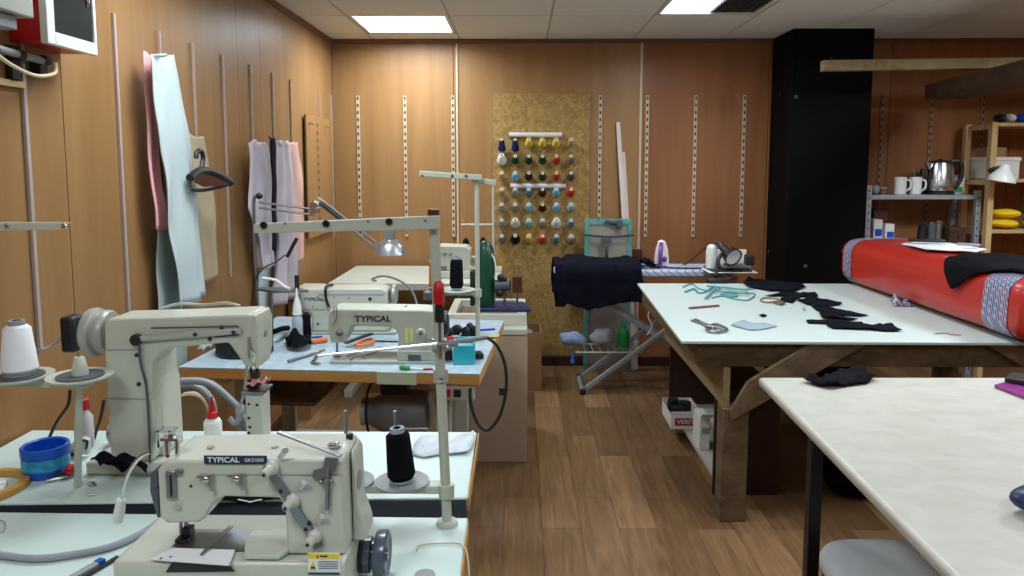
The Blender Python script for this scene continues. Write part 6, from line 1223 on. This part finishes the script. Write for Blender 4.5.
# ------------------------------------------------------------------ cream table at the right front
NZ = .76
t = thing('table', 'cream marbled table at the right front on dark square legs', 'table', (1.4, 1.5, 0))
P = [(.783, 2.385), (2.3, 2.40), (2.3, .55), (.708, .55)]
MB().prism(P, 'z', NZ-.03, NZ).build('tabletop', M_MARBLE, t, bevel=.012, seg=4)
for x, y in ((.792, 1.95), (2.2, 2.2), (.80, .75), (2.2, .75)): MB().b6(x, x+.034, y, y+.034, 0, NZ-.031).build('leg', M_BLACK, t, bevel=.003)
MB().b6(.826, 2.2, 1.955, 1.98, NZ-.075, NZ-.031).build('rail', M_BLACK, t)
cloth_patch('cloth_scrap', pt([(803, 383), (810, 380), (822, 381), (836, 375), (852, 371), (864, 373), (876, 381), (866, 385), (850, 387), (832, 390), (820, 388), (812, 386)], NZ), NZ, M_BLACKCL, 'crumpled black cloth scrap at the far edge of the cream table', 'cloth', 'cloth scraps', amp=.026, freq=16)
o = MB().prism(pt([(994, 388), (1010, 384), (1060, 396), (1050, 410)], NZ), 'z', NZ+.001, NZ+.012).build('packet', M_PURPLE, bevel=.003); tag(o, 'purple printed packet at the right edge of the cream table', 'packet')
a = tz(1004, 384, NZ); o = MB().prism(pt([(1004, 386), (1011, 380), (1060, 388), (1060, 396)], NZ), 'z', NZ+.013, NZ+.028).build('pouch', M_BLACK, bevel=.003); tag(o, 'black pouch lying on the purple packet', 'pouch')
a = tz(1008, 497, NZ+.03); t = thing('case', 'rounded dark navy case at the right edge of the cream table', 'case', (a.x+.07, a.y-.01, NZ+.001))
MB().ball((a.x+.078, a.y-.012, NZ+.031), (.08, .042, .0295), 24, 14).build('shell', M_NAVYM, t); MB().lathe([(.0425, -.0015), (.0425, .0015)], (a.x+.078, a.y-.012, NZ+.031), (1, 0, 0), 28).build('zip_seam', M_BLACK, t) if 0 else None
# stool
t = thing('stool', 'grey cloth seated stool with a wine red underside below the cream table', 'stool', (.97, 1.72, 0))
def seat(u, v): pass
mb = MB(); S = []
for i in range(32): a = 2*PI*i/32; S.append((.955+.185*math.copysign(abs(math.cos(a))**.6, math.cos(a)), 1.735+.185*math.copysign(abs(math.sin(a))**.6, math.sin(a))))
c0 = Vector((.955, 1.735)); sc = lambda k: [(c0.x+(x-c0.x)*k, c0.y+(y-c0.y)*k) for x, y in S]
mb = MB(); lv = [(.97, .411), (1.0, .418), (1.0, .438), (.96, .452), (.84, .459), (.5, .463)]; vs = []
for k, z_ in lv: vs += [(x, y, z_) for x, y in sc(k)]
fs = [(j*32+i, j*32+(i+1) % 32, (j+1)*32+(i+1) % 32, (j+1)*32+i) for j in range(len(lv)-1) for i in range(32)]+[tuple(range(32)), tuple((len(lv)-1)*32+i for i in range(32))]
mb.add(vs, fs); mb.build('seat', M_SEATCL, t, ang=60); MB().prism(sc(.97), 'z', .385, .4105).build('seat_board', M_WINE, t, bevel=.004)
for sx, sy in ((-.12, -.12), (.12, -.12), (.12, .12), (-.12, .12)): MB().cyl((c0.x+sx*1.2, c0.y+sy*1.2, 0), (c0.x+sx, c0.y+sy, .3845), .012).build('leg', M_BLACK, t)

# ------------------------------------------------------------------ shelves at the right back
MYs = 4.93
t = thing('metal_shelf', 'galvanised slotted metal shelf unit carrying the kettle', 'shelf unit', (2.6, 4.9, 0)); mz = ty(900, 195, MYs).z
mx0, mx1 = 2.297, 3.048
for x in (mx0, mx1-.03):
    for y in (MYs, 5.2):
        top = mz+.065 if x == mx0 else mz+.03
        mb = MB().use(M_GALV); mb.b6(x, x+.032, y, y+.003, 0, top); mb.b6(x if x > mx0 else x, x+.003, y+.0031, y+.032, 0, top); mb.use(M_SLOT)
        for k in range(int(top/.05)): mb.b6(x+.012, x+.02, y-.0005, y-.0001, .03+k*.05, .045+k*.05)
        mb.build('post', M_GALV, t)
for z_ in (mz, .93, .5): MB().b6(mx0+.0335, mx1-.0305, MYs+.004, 5.23, z_-.03, z_).build('shelf_board', M_GALV, t, bevel=.003)
t = thing('pine_rack', 'pine shelf rack at the right edge beside the metal shelf', 'shelf unit', (3.2, 4.9, 0)); rx = 3.052
rt = ty(988, 122, 4.86).z
M_PINE = wood('pine_post', (206, 176, 128), (176, 142, 96), (2, 2, .3), .6, .3)
for x, y in ((rx, 4.86), (rx, 5.14), (rx+.75, 4.86), (rx+.75, 5.14)): MB().b6(x, x+.038, y, y+.045, 0, rt).build('post', M_PINE, t, bevel=.003)
s1, s2, s3 = ty(1000, 122, 4.88).z, ty(1010, 179, 4.88).z, ty(1010, 230, 4.88).z
for z_ in (s1-.005, s2, s3, .5): 
    MB().b6(rx+.0385, rx+.7495, 4.87, 5.25, z_-.022, z_).build('shelf_board', M_PINE, t, bevel=.002); MB().b6(rx+.01, rx+.03, 4.9055, 5.1395, z_-.04, z_-.01).build('bearer', M_PINE, t)
kz = mz+.001
q = ty(939, 193, 5.06); t = thing('electric_kettle', 'steel electric kettle with a black handle on the metal shelf', 'kettle', (q.x, 5.06, kz)); kx = q.x; KY = 5.06; kh = ty(939, 160, KY).z-kz
MB().lathe([(.09, 0), (.092, .004), (.092, .016), (.08, .024)], (kx, KY, kz), (0, 0, 1), 28).build('base', M_BLACK, t); MB().lathe([(.094, .0245), (.097, .03), (.096, .06), (.082, kh*.75), (.07, kh*.92)], (kx, KY, kz), (0, 0, 1), 32).build('body', M_CHROME, t)
MB().lathe([(.071, kh*.9205), (.066, kh*.96), (.04, kh*.99), (.012, kh), (.012, kh+.01)], (kx, KY, kz), (0, 0, 1), 28).build('lid', M_BLACK, t)
MB().tube([(kx+.065, KY, kz+kh*.94), (kx+.11, KY-.01, kz+kh*.97), (kx+.135, KY-.015, kz+kh*.8), (kx+.132, KY-.015, kz+kh*.45), (kx+.105, KY-.01, kz+kh*.22), (kx+.098, KY, kz+kh*.14)], .014, 10).build('handle', M_BLACK, t)
MB().prism([(kx-.083, kz+kh*.7), (kx-.071, kz+kh*.93), (kx-.105, kz+kh*.95)], 'y', KY-.02, KY+.02).build('spout', M_CHROME, t, bevel=.004); MB().b6(kx-.13, kx-.092, KY-.02, KY+.02, kz+kh*.2, kz+kh*.75).build('side_strip', M_BLACK, t, bevel=.008)
for px, lb, yy in ((900, 'white mug at the left on the metal shelf', 5.0), (915, 'white mug beside the kettle base', 5.01)):
    q = ty(px, 193, yy); mh = ty(px, 177, yy).z-kz; t = thing('mug', lb, 'mug', (q.x, yy, kz), 'mugs on the metal shelf')
    MB().lathe([(.03, 0), (.036, .003), (.038, mh), (.034, mh), (.032, .008), (0, .007)], (q.x, yy, kz), (0, 0, 1), 24, cap=False).build('body', M_WHITE, t); MB().tube([(q.x+.036, yy-.01, kz+mh*.85), (q.x+.058, yy-.016, kz+mh*.75), (q.x+.058, yy-.016, kz+mh*.4), (q.x+.036, yy-.01, kz+mh*.2)], .006, 8).build('handle', M_WHITE, t)
    if px == 915: tag(MB().cyl((q.x+.008, yy, kz+.01), (q.x-.012, yy+.015, kz+mh+.06), .003).build('tea_spoon', M_STEEL), 'spoon standing in the mug beside the kettle', 'spoon')
q = ty(966, 192, 5.14); t = thing('plastic_tub', 'white plastic tub with a green label right of the kettle', 'tub', (q.x, 5.14, kz)); MB().lathe([(.05, 0), (.055, .01), (.064, .11)], (q.x-.085, 5.14, kz), (0, 0, 1), 26).build('body', M_WHITE, t); MB().lathe([(.067, .1105), (.067, .125), (.06, .128)], (q.x-.085, 5.14, kz), (0, 0, 1), 26).build('lid', M_GREY, t); MB().b6(q.x-.11, q.x-.065, 5.075, 5.079, kz+.015, kz+.05).build('label', M_GREENP, t)
q = ty(883, 190, 5.0); t = thing('jar', 'small glass jar left of the mugs on the metal shelf', 'jar', (q.x, 5.0, kz)); MB().lathe([(.024, 0), (.026, .004), (.026, .03), (.02, .038)], (q.x, 5.0, kz), (0, 0, 1), 16).build('body', mat('amber_glass', (120, 90, 50), .15), t); MB().lathe([(.022, .0385), (.022, .048)], (q.x, 5.0, kz), (0, 0, 1), 16).build('lid', M_GREY, t)
q = ty(873, 190, 5.0); o = lump((q.x+.01, 5.0, kz+.032), (.03, .03, .03), 2, .3).build('bag_of_tea', M_GREYRAG); tag(o, 'crumpled grey bag at the left end of the metal shelf', 'bag')
# lower shelf behind the bale
lz = .931
for x, w, h, m, lb in ((ty(878, 230, 5.0).x, .06, .16, M_CARTON, 'white carton low on the metal shelf behind the bale'), (ty(890, 232, 5.0).x, .06, .13, M_WHITE, 'white tub beside the white carton behind the bale')):
    t = thing('packet', lb, 'packet', (x, 5.04, lz)); MB().b6(x-w/2, x+w/2, 5.0, 5.08, lz, lz+h).build('body', m, t, bevel=.004); MB().b6(x-w/2+.01, x+w/2-.005, 4.998, 4.9995, lz+h*.3, lz+h*.6).build('blue_label', M_BLUEP, t)
x = ty(880, 222, 5.1).x; o = MB().b6(x-.05, x+.05, 5.09, 5.19, lz, lz+.23).build('brown_box', M_SILL, bevel=.003); tag(o, 'dark brown box behind the white carton on the metal shelf', 'box')
for k, (px, r, h, m) in enumerate(((925, .03, .10, M_BLACK), (934, .026, .12, M_DARKGREY), (941, .028, .13, M_STEEL))):
    x = ty(px, 240, 5.0).x; t = thing('jar', ['black jar behind the papers on the bale', 'dark grey jar in the middle behind the papers', 'steel topped jar right of the dark grey one'][k], 'jar', (x, 5.04, lz), 'jars on the lower metal shelf'); MB().lathe([(r, 0), (r, h), (r*.8, h+.006)], (x, 5.04, lz), (0, 0, 1), 16).build('body', m, t); MB().lathe([(r*.85, h+.0065), (r*.85, h+.02)], (x, 5.04, lz), (0, 0, 1), 16).build('lid', M_CHROME if k else M_BLACK, t)
x = ty(957, 242, 4.98).x; t = thing('drawer_box', 'brown wooden box with a round pull on the lower metal shelf', 'box', (x, 5.04, lz)); MB().b6(x-.06, x+.05, 4.97, 5.11, lz, lz+.11).build('body', M_TIMBER_D, t, bevel=.002); MB().ball((x, 4.962, lz+.05), .009).build('knob', M_BLACK, t)
# pine rack contents
bz = s2+.001; a, b = ty(986, 160, 4.93), ty(1020, 160, 4.93); zt = ty(1000, 157, 4.93).z
t = thing('storage_box', 'white lidded storage box on the pine rack', 'box', (a.x+.1, 5.05, bz)); MB().b6(rx+.05, b.x, 4.93, 5.21, bz, zt-.025).build('body', M_CARTON, t, bevel=.002); MB().b6(rx+.044, b.x+.006, 4.924, 5.216, zt-.0245, zt).build('lid', M_CARTON, t, bevel=.002)
o = MB().b6(rx+.06, rx+.19, 5.0, 5.12, zt+.001, zt+.065).build('carton', M_KRAFT, bevel=.002); tag(o, 'small brown carton on top of the white storage box', 'carton')
xq = ty(972, 165, 4.95); o = MB().b6(rx-.16 if 0 else mx1-.17, mx1-.04, 5.14, 5.16, kz, kz+.01).build('strip', M_GALV) if 0 else None
t = thing('clip_lamp', 'white shaded clip lamp fixed to the front of the pine rack', 'lamp', (ty(1003, 180, 4.74).x, 4.74, ty(1003, 183, 4.74).z)); c = ty(1004, 172, 4.74)
MB().lathe([(.02, .05), (.028, .045), (.034, .02), (.05, .0), (.078, -.035), (.08, -.06), (.077, -.06), (.072, -.03), (.04, .002), (0, .01)], c, (.15, -.1, 1), 28, cap=False).build('shade', M_WHITE, t); MB().ball(c+Vector((-.02, 0, -.035)), (.028, .028, .03)).build('bulb', M_WHITE, t)
mb = MB(); mb.tube([c+Vector((-.01, .02, .03)), c+Vector((-.06, .05, .01)), (rx+.045, 4.83, c.z-.01)], .012, 8); mb.box((rx+.03, 4.843, c.z-.02), (.06, .026, .05)); mb.build('clip_arm', M_BLACK, t)
yz = s3+.001
for k, (dx, dz, w) in enumerate(((.0, .0, .10), (.02, .068, .08), (.26, .0, .10), (.28, .068, .08))):
    o = lump((rx+.07+.06+w/2+dx*.95, 4.97, yz+.036+dz), (w/2+.055, .07, .029), k*3.1, .2).build('yellow_cloth', M_YELLOW); tag(o, ['lower left yellow folded cloth on the pine rack', 'upper left yellow folded cloth on the pine rack', 'lower right yellow folded cloth on the pine rack', 'upper right yellow folded cloth on the pine rack'][k], 'cloth', 'yellow cloths on the pine rack')
tz1 = s1-.004
for k, (px, m, w) in enumerate(((1001, M_BLACK, .038), (1011, M_CARTON, .038), (1023, M_BLUEP, .045))):
    x = ty(px, 117, 4.95).x; t = thing('packet', ['dark packet on top of the pine rack, leftmost of three', 'white packet on top of the pine rack, middle of three', 'blue packet on top of the pine rack, rightmost in view'][k], 'packet', (x, 4.96, tz1), 'packets on the pine rack top'); lump((x, 4.96, tz1+.034), (w*.7, .06, .03), k+.5, .15).build('body', m, t)
# overhead timbers
a, b = ty(822, 66, 4.5), ty(1024, 64, 4.5); o = MB().bar(a, Vector((4.2, 4.5, b.z+.02)), .06, .062).build('ceiling_hung_timber', M_TIMBER_Y, bevel=.004); tag(o, 'long pale raw timber bar spanning in front of the black pillar', 'timber')
z0 = 1.955; a = tz(925, 85, z0); b = tz(1024, 59, z0)
d = (b-a); e = a+d*1.5
o = MB().prism([(a.x, a.y), (a.x+.26, a.y+.02), (e.x+.26, e.y), (e.x, e.y)], 'z', z0-.085, z0).build('ceiling_hung_plank', M_TIMBER_D, bevel=.004); tag(o, 'wide dark plank overhead running toward the camera below the pale timber', 'plank')  # shade of the visible underside is put into the plank's dark colour

# ------------------------------------------------------------------ light and view
w = bpy.data.worlds.new('world'); scene.world = w; w.use_nodes = True; w.node_tree.nodes['Background'].inputs[0].default_value = (.6, .65, .7, 1); w.node_tree.nodes['Background'].inputs[1].default_value = .05
for o in bpy.data.objects:
    if '_o' in o: del o['_o']
vs_ = scene.view_settings; scene.display_settings.display_device = 'sRGB'; vs_.view_transform = 'Standard'; vs_.look = 'None'; vs_.gamma = 1; vs_.use_curve_mapping = False
vs_.exposure = -.2
